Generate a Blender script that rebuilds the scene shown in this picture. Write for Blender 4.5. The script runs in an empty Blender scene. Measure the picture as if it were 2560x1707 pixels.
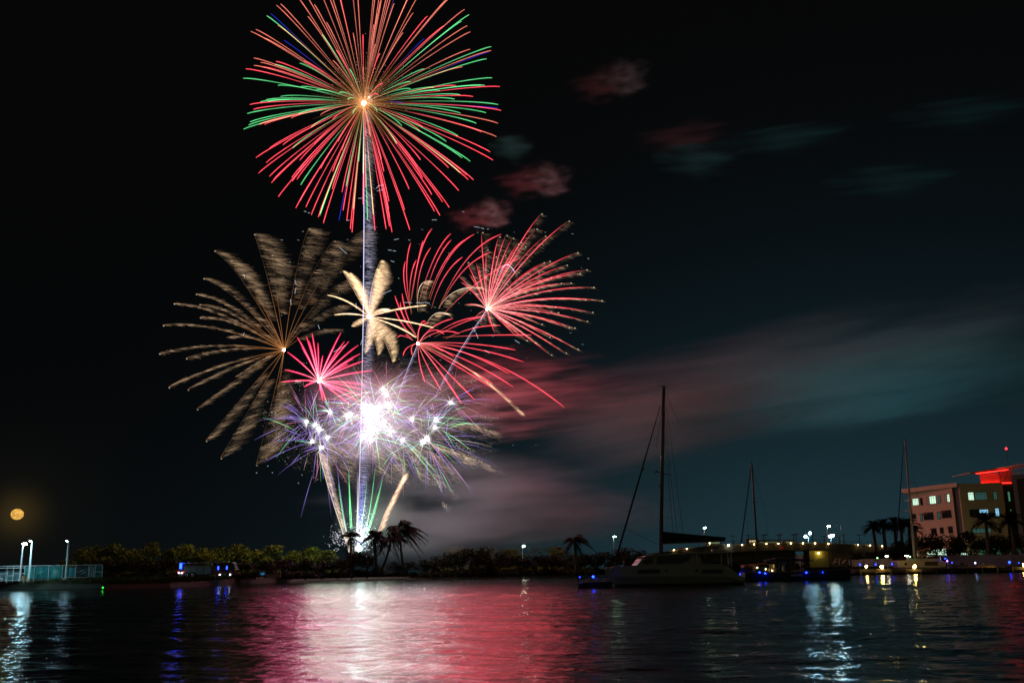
import bpy, math, random
import numpy as np
from mathutils import Vector, Matrix

R_ = math.radians
random.seed(7)
rng = np.random.default_rng(11)
SC = bpy.context.scene
COL = SC.collection

# ------------------------------------------------------------------ camera
F = 2489.0                      # focal length in pixels of the 2560 px wide photograph
PITCH = math.atan((1425 - 853.5) / F)
ROLL = R_(-1.0)
CAMZ = 1.8
cam_d = bpy.data.cameras.new('camera')
cam = bpy.data.objects.new('camera', cam_d)
COL.objects.link(cam)
cam_d.sensor_width = 36.0
cam_d.lens = F / 2560 * 36.0
cam_d.clip_start = 0.1
cam_d.clip_end = 60000
CR = Matrix.Rotation(math.pi / 2 + PITCH, 3, 'X') @ Matrix.Rotation(ROLL, 3, 'Z')
cam.matrix_world = Matrix.Translation((0, 0, CAMZ)) @ CR.to_4x4()
SC.camera = cam
CRN = np.array(CR)

# ------------------------------------------------------------------ world: night sky
W = bpy.data.worlds.new('World')
SC.world = W
W.use_nodes = True
wn, wl = W.node_tree.nodes, W.node_tree.links
wn.clear()
SKY_BASE, SKY_GLOW, SKY_TWILIGHT = 1.0, 1.6, 0.1
w_out = wn.new('ShaderNodeOutputWorld')
w_bg = wn.new('ShaderNodeBackground')
wl.new(w_bg.outputs[0], w_out.inputs[0])
w_sky = wn.new('ShaderNodeTexSky')
w_sky.sky_type = 'NISHITA'
w_sky.sun_disc = False
w_sky.sun_elevation = R_(-8)
w_sky.sun_rotation = R_(35)
w_tc = wn.new('ShaderNodeTexCoord')
w_sep = wn.new('ShaderNodeSeparateXYZ')
wl.new(w_tc.outputs['Generated'], w_sep.inputs[0])


def wmath(op, a, b=None, c=None):
    n = wn.new('ShaderNodeMath')
    n.operation = op
    for i, v in enumerate((a, b, c)):
        if v is None:
            continue
        if isinstance(v, (int, float)):
            n.inputs[i].default_value = v
        else:
            wl.new(v, n.inputs[i])
    return n.outputs[0]


def wdot(d):
    n = wn.new('ShaderNodeVectorMath')
    n.operation = 'DOT_PRODUCT'
    wl.new(w_tc.outputs['Generated'], n.inputs[0])
    n.inputs[1].default_value = Vector(d).normalized()
    return n.outputs['Value']


def wcol(fac, col):
    n = wn.new('ShaderNodeVectorMath')
    n.operation = 'SCALE'
    n.inputs[0].default_value = col
    wl.new(fac, n.inputs['Scale'])
    return n.outputs[0]


def wadd(a, b):
    n = wn.new('ShaderNodeVectorMath')
    n.operation = 'ADD'
    wl.new(a, n.inputs[0])
    wl.new(b, n.inputs[1])
    return n.outputs[0]


def px_dir(px, py):
    d = CRN @ np.array([(px - 1280) / F, (853.5 - py) / F, -1.0])
    return d / np.linalg.norm(d)


elev = wmath('MAXIMUM', w_sep.outputs['Z'], 0.0)
low = wmath('POWER', wmath('SUBTRACT', 1.0, elev), 5.0)
to_city = wmath('POWER', wmath('MAXIMUM', wdot(px_dir(2150, 1330)), 0.0), 14.0)
sky_c = wcol(low, (0.0016 * SKY_BASE, 0.0026 * SKY_BASE, 0.0034 * SKY_BASE))
sky_c = wadd(sky_c, wcol(wmath('ADD', elev, 0.2), (0.0026 * SKY_BASE, 0.0025 * SKY_BASE, 0.0026 * SKY_BASE)))
sky_c = wadd(sky_c, wcol(wmath('MULTIPLY', to_city, wmath('POWER', wmath('SUBTRACT', 1.0, elev), 4.5)), (0.0062 * SKY_GLOW, 0.0205 * SKY_GLOW, 0.0275 * SKY_GLOW)))
behind = wmath('MAXIMUM', wmath('MULTIPLY', w_sep.outputs['Y'], -1.0), 0.0)   # added warm sky fill behind the camera, brightens hulls and facades
sky_c = wadd(sky_c, wcol(behind, (0.030, 0.029, 0.019)))
moon_d = px_dir(43, 1285)
sky_c = wadd(sky_c, wcol(wmath('POWER', wmath('MAXIMUM', wdot(moon_d), 0.0), 6000.0), (0.030, 0.019, 0.004)))
sky_c = wadd(sky_c, wcol(wmath('POWER', wmath('MAXIMUM', wdot(moon_d), 0.0), 400.0), (0.0022, 0.0018, 0.0006)))
n_ = wn.new('ShaderNodeVectorMath')
n_.operation = 'SCALE'
wl.new(w_sky.outputs[0], n_.inputs[0])
n_.inputs['Scale'].default_value = SKY_TWILIGHT
sky_c = wadd(sky_c, n_.outputs[0])
wl.new(sky_c, w_bg.inputs[0])
w_bg.inputs[1].default_value = 1.0

# moonlight (very faint, warm, from the low moon)
moon_lamp = bpy.data.lights.new('moonlight', 'SUN')
moon_lamp.energy = 0.004
moon_lamp.angle = R_(0.5)
moon_lamp.color = (1.0, 0.8, 0.5)
ml = bpy.data.objects.new('moonlight', moon_lamp)
COL.objects.link(ml)
ml.rotation_euler = Vector(moon_d).to_track_quat('Z', 'Y').to_euler()

SC.view_settings.view_transform = 'Standard'
SC.view_settings.look = 'None'
SC.view_settings.exposure = 0.0
SC.view_settings.gamma = 1.0
SC.view_settings.use_curve_mapping = False
cy = SC.cycles
cy.use_denoising = True
cy.denoiser = 'OPENIMAGEDENOISE'
cy.max_bounces = 6
cy.diffuse_bounces = 2
cy.glossy_bounces = 3
cy.transmission_bounces = 4
cy.transparent_max_bounces = 96
cy.volume_bounces = 0
cy.sample_clamp_indirect = 6.0
cy.sample_clamp_direct = 0.0
cy.caustics_reflective = False
cy.caustics_refractive = False
cy.volume_step_rate = 1.0
cy.volume_max_steps = 96
cy.use_adaptive_sampling = False
cy.use_light_tree = True


# ------------------------------------------------------------------ helpers
def AT(px, py, D):
    """photo pixel + depth along Y -> world points (n,3)"""
    px, py, D = np.broadcast_arrays(np.asarray(px, float), np.asarray(py, float), np.asarray(D, float))
    loc = np.stack([(px - 1280) / F, (853.5 - py) / F, -np.ones_like(px)], -1)
    d = loc @ CRN.T
    s = D / d[..., 1]
    out = d * s[..., None]
    out[..., 2] += CAMZ
    return out


def at(px, py, D):
    return Vector(AT(px, py, D).tolist())


def ground(px, py, z=0.0):
    d = px_dir(px, py)
    s = (z - CAMZ) / d[2]
    return Vector((d[0] * s, d[1] * s, z))


def onplane(px, py, p, n):
    d = Vector(px_dir(px, py).tolist())
    o = Vector((0, 0, CAMZ))
    s = (Vector(p) - o).dot(n) / d.dot(n)
    return o + d * s


def tag(o, label=None, cat=None, group=None, kind=None):
    if label:
        o['label'] = label
    if cat:
        o['category'] = cat
    if group:
        o['group'] = group
    if kind:
        o['kind'] = kind
    return o


def empty(name, loc, label=None, cat=None, group=None, rz=0.0):
    o = bpy.data.objects.new(name, None)
    COL.objects.link(o)
    o.empty_display_size = 0.3
    o.location = loc
    o.rotation_euler = (0, 0, rz)
    return tag(o, label, cat, group)


def link(name, me, mat=None, parent=None, loc=None):
    o = bpy.data.objects.new(name, me)
    COL.objects.link(o)
    if mat and not me.materials:
        me.materials.append(mat)
    if parent:
        o.parent = parent
        # vertices are given in world space unless loc is set: shift them into the parent's frame
    if loc is not None:
        o.location = loc
    return o


def dup(root, loc=None, rz=None, scale=None, label=None, group=None):
    c = root.copy()
    COL.objects.link(c)
    if loc is not None:
        c.location = loc
    if rz is not None:
        c.rotation_euler = (0, 0, rz)
    if scale is not None:
        c.scale = scale
    if label:
        c['label'] = label
    if group:
        c['group'] = group
    for ch in list(root.children):
        d = ch.copy()
        COL.objects.link(d)
        d.parent = c
        for g in list(ch.children):
            e = g.copy()
            COL.objects.link(e)
            e.parent = d
    return c


class MB:
    """collects simple solids into one mesh"""

    def __init__(self):
        self.v, self.f = [], []

    def add(self, vs, fs):
        b = len(self.v)
        self.v += [tuple(p) for p in vs]
        self.f += [tuple(i + b for i in f) for f in fs]
        return self

    def box(self, c, s, rz=0.0, m=None):
        x, y, z = s[0] / 2, s[1] / 2, s[2] / 2
        vs = [Vector((a, b, d)) for d in (-z, z) for a, b in ((-x, -y), (x, -y), (x, y), (-x, y))]
        rot = m if m is not None else Matrix.Rotation(rz, 3, 'Z')
        vs = [rot @ p + Vector(c) for p in vs]
        return self.add(vs, [(3, 2, 1, 0), (4, 5, 6, 7), (0, 1, 5, 4), (1, 2, 6, 5), (2, 3, 7, 6), (3, 0, 4, 7)])

    def prism(self, poly, d):
        """poly: list of 3-D points (planar); d: extrusion vector"""
        n = len(poly)
        d = Vector(d)
        a = [Vector(p) for p in poly]
        vs = a + [p + d for p in a]
        fs = [tuple(range(n - 1, -1, -1)), tuple(range(n, 2 * n))]
        fs += [(i, (i + 1) % n, n + (i + 1) % n, n + i) for i in range(n)]
        return self.add(vs, fs)

    def tube(self, pts, r, n=6, cap=True):
        pts = [Vector(p) for p in pts]
        rs = r if isinstance(r, (list, tuple)) else [r] * len(pts)
        vs, fs = [], []
        for i, p in enumerate(pts):
            t = (pts[min(i + 1, len(pts) - 1)] - pts[max(i - 1, 0)]).normalized()
            u = t.cross(Vector((0, 1, 0)))
            if u.length < 0.05:
                u = t.cross(Vector((1, 0, 0)))
            u.normalize()
            w = t.cross(u)
            for k in range(n):
                a = 2 * math.pi * k / n
                vs.append(p + (u * math.cos(a) + w * math.sin(a)) * rs[i])
        for i in range(len(pts) - 1):
            for k in range(n):
                fs.append((i * n + k, i * n + (k + 1) % n, (i + 1) * n + (k + 1) % n, (i + 1) * n + k))
        if cap:
            fs.append(tuple(range(n - 1, -1, -1)))
            fs.append(tuple((len(pts) - 1) * n + k for k in range(n)))
        return self.add(vs, fs)

    def ball(self, c, r, sx=1, sy=1, sz=1, nu=8, nv=5):
        vs, fs = [], []
        c = Vector(c)
        vs.append(c + Vector((0, 0, -r * sz)))
        for j in range(1, nv):
            th = -math.pi / 2 + math.pi * j / nv
            for i in range(nu):
                a = 2 * math.pi * i / nu
                vs.append(c + Vector((r * sx * math.cos(th) * math.cos(a), r * sy * math.cos(th) * math.sin(a), r * sz * math.sin(th))))
        vs.append(c + Vector((0, 0, r * sz)))
        last = len(vs) - 1
        for i in range(nu):
            fs.append((0, 1 + (i + 1) % nu, 1 + i))
            fs.append((last, last - nu + i, last - nu + (i + 1) % nu))
        for j in range(nv - 2):
            for i in range(nu):
                a = 1 + j * nu
                fs.append((a + i, a + (i + 1) % nu, a + nu + (i + 1) % nu, a + nu + i))
        return self.add(vs, fs)

    def disc(self, c, r, axis, th, n=16, r_in=0.0):
        """disc or ring with thickness along axis"""
        c, axis = Vector(c), Vector(axis).normalized()
        u = axis.orthogonal().normalized()
        w = axis.cross(u)
        if r_in <= 0:
            return self.prism([c + (u * math.cos(2 * math.pi * k / n) + w * math.sin(2 * math.pi * k / n)) * r for k in range(n)], axis * th)
        vs, fs = [], []
        for dz in (0, th):
            for rr in (r, r_in):
                for k in range(n):
                    a = 2 * math.pi * k / n
                    vs.append(c + (u * math.cos(a) + w * math.sin(a)) * rr + axis * dz)
        for k in range(n):
            k2 = (k + 1) % n
            fs += [(k, k2, n + k2, n + k), (2 * n + k, 3 * n + k, 3 * n + k2, 2 * n + k2), (k, 2 * n + k, 2 * n + k2, k2), (n + k, n + k2, 3 * n + k2, 3 * n + k)]
        return self.add(vs, fs)

    def build(self, name, mat, parent=None, smooth=False, bevel=0.0, origin=None):
        o0 = Vector(origin) if origin is not None else (parent_world(parent) if parent else Vector((0, 0, 0)))
        me = bpy.data.meshes.new(name)
        me.from_pydata([tuple(Vector(p) - o0) for p in self.v], [], self.f)
        me.validate()
        me.update()
        if smooth:
            me.shade_smooth()
        o = link(name, me, mat, parent)
        if origin is not None and not parent:
            o.location = o0
        if bevel:
            m = o.modifiers.new('bevel', 'BEVEL')
            m.width = bevel
            m.segments = 2
            m.limit_method = 'ANGLE'
        return o


def parent_world(p):
    v = Vector((0, 0, 0))
    while p is not None:
        v += Vector(p.location)
        p = p.parent
    return v


MATS = {}


def mat(name, col, rough=0.6, metal=0.0, noise=0.0, nscale=3.0, bump=0.0, spec=0.5):
    if name in MATS:
        return MATS[name]
    m = bpy.data.materials.new(name)
    m.use_nodes = True
    nt = m.node_tree
    b = nt.nodes['Principled BSDF']
    b.inputs['Base Color'].default_value = (*col, 1)
    b.inputs['Roughness'].default_value = rough
    b.inputs['Metallic'].default_value = metal
    b.inputs['Specular IOR Level'].default_value = spec
    if noise or bump:
        tc = nt.nodes.new('ShaderNodeTexCoord')
        tx = nt.nodes.new('ShaderNodeTexNoise')
        tx.inputs['Scale'].default_value = nscale
        tx.inputs['Detail'].default_value = 6
        nt.links.new(tc.outputs['Object'], tx.inputs['Vector'])
        if noise:
            mx = nt.nodes.new('ShaderNodeMix')
            mx.data_type = 'RGBA'
            mx.inputs[6].default_value = (*[max(0, c * (1 - noise)) for c in col], 1)
            mx.inputs[7].default_value = (*[min(1, c * (1 + noise)) for c in col], 1)
            nt.links.new(tx.outputs['Fac'], mx.inputs[0])
            nt.links.new(mx.outputs[2], b.inputs['Base Color'])
        if bump:
            bp = nt.nodes.new('ShaderNodeBump')
            bp.inputs['Strength'].default_value = bump
            nt.links.new(tx.outputs['Fac'], bp.inputs['Height'])
            nt.links.new(bp.outputs[0], b.inputs['Normal'])
    MATS[name] = m
    return m


def emit(name, col, strength, sampling='AUTO'):
    if name in MATS:
        return MATS[name]
    m = bpy.data.materials.new(name)
    m.use_nodes = True
    nt = m.node_tree
    nt.nodes.clear()
    o = nt.nodes.new('ShaderNodeOutputMaterial')
    e = nt.nodes.new('ShaderNodeEmission')
    e.inputs[0].default_value = (*col, 1)
    e.inputs[1].default_value = strength
    nt.links.new(e.outputs[0], o.inputs[0])
    m.cycles.emission_sampling = sampling
    MATS[name] = m
    return m


def spark_material():
    m = bpy.data.materials.new('burning_spark')
    m.use_nodes = True
    nt = m.node_tree
    nt.nodes.clear()
    o = nt.nodes.new('ShaderNodeOutputMaterial')
    e = nt.nodes.new('ShaderNodeEmission')
    a = nt.nodes.new('ShaderNodeAttribute')
    a.attribute_name = 'spark'
    nt.links.new(a.outputs['Color'], e.inputs[0])
    e.inputs[1].default_value = 0.5            # burning gas: front and back wall of each trail add up
    tr = nt.nodes.new('ShaderNodeBsdfTransparent')
    sm = nt.nodes.new('ShaderNodeAddShader')
    nt.links.new(e.outputs[0], sm.inputs[0])
    nt.links.new(tr.outputs[0], sm.inputs[1])
    nt.links.new(sm.outputs[0], o.inputs[0])
    m.cycles.emission_sampling = 'NONE'
    return m


SPARK = spark_material()


def np_mesh(name, verts, quads, cols=None, material=None):
    me = bpy.data.meshes.new(name)
    nv, nq = len(verts), len(quads)
    me.vertices.add(nv)
    me.vertices.foreach_set('co', np.ascontiguousarray(verts, np.float32).ravel())
    me.loops.add(nq * 4)
    me.loops.foreach_set('vertex_index', np.ascontiguousarray(quads, np.int32).ravel())
    me.polygons.add(nq)
    me.polygons.foreach_set('loop_start', np.arange(0, nq * 4, 4, dtype=np.int32))
    me.update(calc_edges=True)
    if cols is not None:
        at_ = me.attributes.new('spark', 'FLOAT_COLOR', 'POINT')
        c4 = np.ones((nv, 4), np.float32)
        c4[:, :3] = cols
        at_.data.foreach_set('color', c4.ravel())
    if material:
        me.materials.append(material)
    return me


LINE_W, STROKE_W, STROKE_L = 0.54, 0.78, 0.66


class Sparks:
    """collects glowing lines given in photo pixels + depth; builds real tubes in the world"""

    def __init__(self):
        self.V, self.Q, self.C = [], [], []
        self.n = 0

    def _push(self, v, q, c):
        self.V.append(v)
        self.Q.append(q + self.n)
        self.C.append(c)
        self.n += len(v)

    def glow(self, P, w, col, k=4.6, f=.10):
        """bright streak inside a wider, dimmer tube that imitates its soft halo"""
        fl_ = 1 + rng.normal(0, .13, (len(P), 1))
        self.line(P, w, np.broadcast_to(np.asarray(col, float), (len(P), 3)) * fl_)
        c = np.broadcast_to(np.asarray(col, float), (len(P), 3))
        t = np.clip(np.linspace(-.15, 1, len(P)), 0, 1)[:, None]
        pure = c * c / (c.max(axis=1, keepdims=True) + 1e-6)
        self.line(P, np.asarray(w) * k, pure * f * t)  # added halo tube: soft glow round the streak

    def line(self, P, w, col):
        """P (n,3): px,py,depth; w (n) width px; col (n,3)"""
        P = np.asarray(P, float)
        X = AT(P[:, 0], P[:, 1], P[:, 2])
        n = len(X)
        w = np.broadcast_to(np.asarray(w, float), (n,))
        col = np.broadcast_to(np.asarray(col, float), (n, 3))
        T = np.gradient(X, axis=0)
        T /= np.linalg.norm(T, axis=1, keepdims=True) + 1e-9
        U = np.cross(T, np.array([0.02, 1.0, 0.03]))
        U /= np.linalg.norm(U, axis=1, keepdims=True) + 1e-9
        Vv = np.cross(T, U)
        r = w * LINE_W * 0.5 * P[:, 2] / F
        k = 4
        ring = []
        for i in range(k):
            a = 2 * math.pi * i / k
            ring.append(X + (U * math.cos(a) + Vv * math.sin(a)) * r[:, None])
        v = np.stack(ring, 1).reshape(-1, 3)
        q = []
        for j in range(n - 1):
            for i in range(k):
                q.append((j * k + i, j * k + (i + 1) % k, (j + 1) * k + (i + 1) % k, (j + 1) * k + i))
        self._push(v, np.array(q), np.repeat(col, k, axis=0))

    def strokes(self, A, B, w, ca, cb=None):
        """many straight strokes: A,B (m,3) px,py,depth; w (m); ca/cb (m,3)"""
        A, B = np.asarray(A, float), np.asarray(B, float)
        m = len(A)
        if m == 0:
            return
        cb = ca if cb is None else cb
        Xa, Xb = AT(A[:, 0], A[:, 1], A[:, 2]), AT(B[:, 0], B[:, 1], B[:, 2])
        T = Xb - Xa
        T /= np.linalg.norm(T, axis=1, keepdims=True) + 1e-9
        U = np.cross(T, np.array([0.02, 1.0, 0.03]))
        U /= np.linalg.norm(U, axis=1, keepdims=True) + 1e-9
        Vv = np.cross(T, U)
        r = np.broadcast_to(np.asarray(w, float), (m,)) * STROKE_W * 0.5 * A[:, 2] / F
        vs = []
        for X in (Xa, Xb):
            for i in range(3):
                a = 2 * math.pi * i / 3 + 0.5
                vs.append(X + (U * math.cos(a) + Vv * math.sin(a)) * r[:, None])
        v = np.stack(vs, 1).reshape(-1, 3)
        base = np.arange(m)[:, None, None] * 6
        q = np.array([[0, 1, 4, 3], [1, 2, 5, 4], [2, 0, 3, 5]])[None] + base
        ca = np.broadcast_to(np.asarray(ca, float), (m, 3)) * STROKE_L
        cb = np.broadcast_to(np.asarray(cb, float), (m, 3)) * STROKE_L
        c = np.concatenate([np.repeat(ca[:, None], 3, 1), np.repeat(cb[:, None], 3, 1)], 1).reshape(-1, 3)
        self._push(v, q.reshape(-1, 4), c)

    def dots(self, P, w, col):
        P = np.asarray(P, float)
        B = P.copy()
        B[:, 0] += np.broadcast_to(w, (len(P),))
        self.strokes(P, B, w, col)

    def build(self, name, parent=None):
        if not self.V:
            return None
        v = np.concatenate(self.V)
        o0 = np.array(parent_world(parent)) if parent else np.zeros(3)
        me = np_mesh(name, v - o0, np.concatenate(self.Q), np.concatenate(self.C), SPARK)
        return link(name, me, None, parent)


def bez(p0, p1, p2, n=14):
    t = np.linspace(0, 1, n)[:, None]
    return (1 - t) ** 2 * np.array(p0, float) + 2 * (1 - t) * t * np.array(p1, float) + t ** 2 * np.array(p2, float)


def lerp(a, b, t):
    return np.asarray(a) * (1 - t) + np.asarray(b) * t


def grad(stops, t):
    """stops: [(t, (r,g,b))]; t array"""
    ts = [s[0] for s in stops]
    return np.stack([np.interp(t, ts, [s[1][k] for s in stops]) for k in range(3)], -1)


def poly_at(P, t):
    n = len(P)
    x = np.clip(t, 0, 1) * (n - 1)
    return np.stack([np.interp(x, np.arange(n), P[:, k]) for k in range(P.shape[1])], -1)


def fringe(S, P, n, width, length, ang, col, w=1.4, t0=0.0, t1=1.0, fade=0.7, jit=2.0, depth_jit=1.5, back=0.0, clump=1.0):
    """wind-blown short strokes hanging from the path P (px,py,depth) to its lee side"""
    t = rng.uniform(t0, t1, n)
    p = poly_at(P, t)
    wd = width(t) if callable(width) else np.full(n, width)
    u = rng.uniform(-back, 1, n) ** 1
    a = R_(1) * ((ang(t) if callable(ang) else np.full(n, ang)) + rng.normal(0, 5, n))
    ln = (length(t) if callable(length) else np.full(n, length)) * rng.uniform(0.5, 1.3, n)
    d = np.stack([np.cos(a), np.sin(a), np.zeros(n)], -1)
    A = p + d * (u * wd)[:, None]
    A[:, :2] += rng.normal(0, jit, (n, 2))
    A[:, 2] += rng.normal(0, depth_jit, n)
    B = A + d * ln[:, None]
    c = (col(t) if callable(col) else np.broadcast_to(np.asarray(col, float), (n, 3)))
    ph = rng.uniform(0, 6.28, 3)
    cl = .55 + .6 * np.sin(t * 31 + u * 2 + ph[0]) * np.sin(t * 13 + ph[1]) + .35 * np.sin(t * 57 + ph[2])
    c = c * (rng.uniform(0.2, 1.35, n) * np.clip(1 + clump * (cl - 1), .12, 1.4) * (1 - fade * np.clip(u, 0, 1)))[:, None]
    S.strokes(A, B, w * rng.uniform(0.7, 1.2, n), c, c * 0.6)


# ------------------------------------------------------------------ setting: water and land
def water_material():
    m = bpy.data.materials.new('harbour_water')
    m.use_nodes = True
    nt = m.node_tree
    b = nt.nodes['Principled BSDF']
    b.inputs['Base Color'].default_value = (0.004, 0.007, 0.009, 1)
    b.inputs['Roughness'].default_value = 0.10
    b.inputs['IOR'].default_value = 1.33
    tc = nt.nodes.new('ShaderNodeTexCoord')

    def noise(scale, sx, sy, detail, rough=0.5):
        mp = nt.nodes.new('ShaderNodeMapping')
        mp.inputs['Scale'].default_value = (sx, sy, 1)
        nt.links.new(tc.outputs['Object'], mp.inputs[0])
        n = nt.nodes.new('ShaderNodeTexNoise')
        n.inputs['Scale'].default_value = scale
        n.inputs['Detail'].default_value = detail
        n.inputs['Roughness'].default_value = rough
        nt.links.new(mp.outputs[0], n.inputs['Vector'])
        return n.outputs['Fac']

    big = noise(0.55, 0.55, 1.0, 3)
    small = noise(2.3, 0.55, 1.0, 5, 0.68)
    patch = noise(0.03, 0.35, 1.0, 2)
    mr = nt.nodes.new('ShaderNodeMapRange')
    mr.inputs[1].default_value = 0.38
    mr.inputs[2].default_value = 0.62
    mr.inputs[3].default_value = 0.55
    mr.inputs[4].default_value = 1.15
    nt.links.new(patch, mr.inputs[0])
    b1 = nt.nodes.new('ShaderNodeBump')
    b1.inputs['Distance'].default_value = 0.22
    nt.links.new(big, b1.inputs['Height'])
    nt.links.new(mr.outputs[0], b1.inputs['Strength'])
    b2 = nt.nodes.new('ShaderNodeBump')
    b2.inputs['Distance'].default_value = 0.07
    nt.links.new(small, b2.inputs['Height'])
    nt.links.new(mr.outputs[0], b2.inputs['Strength'])
    nt.links.new(b1.outputs[0], b2.inputs['Normal'])
    nt.links.new(b2.outputs[0], b.inputs['Normal'])
    return m


def wave_height(x, y):
    r = np.random.default_rng(3)
    z = np.zeros_like(x)
    for i in range(54):
        lam = .22 * (4.2 / .22) ** (i / 53)
        a = r.normal(math.radians(70), .62)
        k = 2 * math.pi / lam
        slope = WAVE_SLOPE * (lam / 1.2) ** (-.12)
        z += slope / k * np.sin(k * (x * math.cos(a) + y * math.sin(a)) + r.uniform(0, 6.28)) * (0.55 + .6 * np.sin(x * r.uniform(.05, .25) + y * r.uniform(.02, .2) + r.uniform(0, 6)))
    return z


WAVE_SLOPE = 0.0185
NR, NC, Y0, Y1 = 820, 900, 10.0, 125.0
yy = Y0 * (Y1 / Y0) ** np.linspace(0, 1, NR)
aa = np.linspace(-.62, .62, NC)
GX, GY = yy[:, None] * aa[None], np.repeat(yy[:, None], NC, 1)
calm = np.clip((Y1 - GY) / 45, 0, 1) * np.clip((.62 - np.abs(aa))[None] / .03, 0, 1) * np.clip((GY - Y0) / 1.5, 0, 1)
GZ = wave_height(GX, GY) * calm
v = np.stack([GX, GY, GZ], -1).reshape(-1, 3)
i0 = (np.arange(NR - 1)[:, None] * NC + np.arange(NC - 1)[None]).ravel()
q = np.stack([i0, i0 + 1, i0 + NC + 1, i0 + NC], -1)
a0, b0, c0, d0 = 0, NC - 1, (NR - 1) * NC, NR * NC - 1
far = np.array([(-6000, -60, 0), (6000, -60, 0), (6000, 9000, 0), (-6000, 9000, 0)], float)
nv = len(v)
# the calm sea round the rippled patch (shares its corner vertices)
q2 = np.array([(nv, nv + 1, b0, a0), (nv + 1, nv + 2, d0, b0), (nv + 2, nv + 3, c0, d0), (nv + 3, nv, a0, c0)])
wme = np_mesh('water', np.concatenate([v, far]), np.concatenate([q, q2]), None, water_material())
wme.shade_smooth()
wat = link('water', wme)
tag(wat, 'dark rippled harbour water mirroring the fireworks', kind='structure')

M_BANK = mat('bank_soil', (0.014, 0.012, 0.008), 0.95, noise=0.5, nscale=0.7, bump=0.5)
M_GRASSLAND = mat('shore_grass', (0.012, 0.014, 0.006), 0.95, noise=0.5, nscale=0.4, bump=0.4)
shore = [(-900, 1484, 1.5), (-300, 1479, 1.5), (0, 1476, 1.5), (130, 1475.5, 1.5), (256, 1474, 1.5), (430, 1469, 1.5), (592, 1461, 1.4), (700, 1456.5, 1.2), (800, 1452.5, 1.0),
         (940, 1449, 0.8), (1150, 1444.5, 0.7), (1400, 1439, 0.7), (1640, 1433, 0.7)]
rows = []
for px, py, zt in shore:
    rows.append((ground(px, py), zt))
for px, D, zt in ((1800, 262, 0.8), (2010, 250, 0.9), (2120, 215, 1.0), (2200, 190, 1.0), (2400, 184, 1.1), (2620, 182, 1.1), (3400, 180, 1.1)):
    p = at(px, 1410, D)
    rows.append((Vector((p.x, p.y, 0)), zt))
mb = MB()
vs, fs = [], []
for p, zt in rows:
    d = Vector((p.x, p.y, 0)).normalized()
    for off, z in ((0, -0.4), (0.6, 0.25), (2.6, zt * 0.75), (4.2, zt), (60, zt + 0.05), (7000, zt + 0.05)):
        q = p + d * off
        vs.append((q.x + (random.uniform(-.3, .3) if off in (0.6, 2.6) else 0), q.y, z))
nc = 6
for i in range(len(rows) - 1):
    for k in range(nc - 1):
        fs.append((i * nc + k, (i + 1) * nc + k, (i + 1) * nc + k + 1, i * nc + k + 1))
mb.add(vs, fs)
land = mb.build('ground', M_GRASSLAND)
tag(land, 'dark grassy shore round the harbour', kind='structure')

# ------------------------------------------------------------------ fireworks
FW = 270.0
Z3 = lambda x, y: (800 + x / 2.8, 500 + y / 2.8)
Z2 = lambda x, y: (380 + x / 2.3065, 520 + y / 2.3065)
Z4 = lambda x, y: (600 + x / 2.751, 880 + y / 2.751)
RED = np.array((2.7, 0.24, 0.36))
PINK = np.array((2.9, 0.22, 0.62))
PEACH = np.array((1.6, 0.46, 0.33))
GREEN = np.array((0.30, 1.45, 0.60))
BLUE = np.array((0.03, 0.06, 0.95))
VIOLET = np.array((0.42, 0.27, 1.05))
TAN = np.array((0.62, 0.40, 0.23))
GOLD = np.array((0.62, 0.24, 0.07))
WHITE = np.array((3.5, 3.4, 3.6))


def burst(px, py, label, group=None, D=FW):
    return empty('firework_burst', at(px, py, D), label, 'firework', group)


def core_ball(parent, r, material, name='flash_core'):
    c = parent_world(parent)
    return MB().ball(c, r, nu=8, nv=6).build(name, material, parent, smooth=True)


def glow_light(parent, col, power, radius, name='burst_light'):
    l = bpy.data.lights.new(name, 'POINT')
    l.energy = power
    l.color = col
    l.shadow_soft_size = radius
    o = bpy.data.objects.new(name, l)
    COL.objects.link(o)
    o.parent = parent
    return o


CORE_WHITE = emit('white_flash', (1.0, 0.97, 1.0), 90.0)
CORE_SOFT = emit('soft_flash', (1.0, 0.85, 0.75), 60.0)
CORE_BASE = emit('launch_flash', (0.50, 1.0, 0.86), 16.0)

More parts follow.
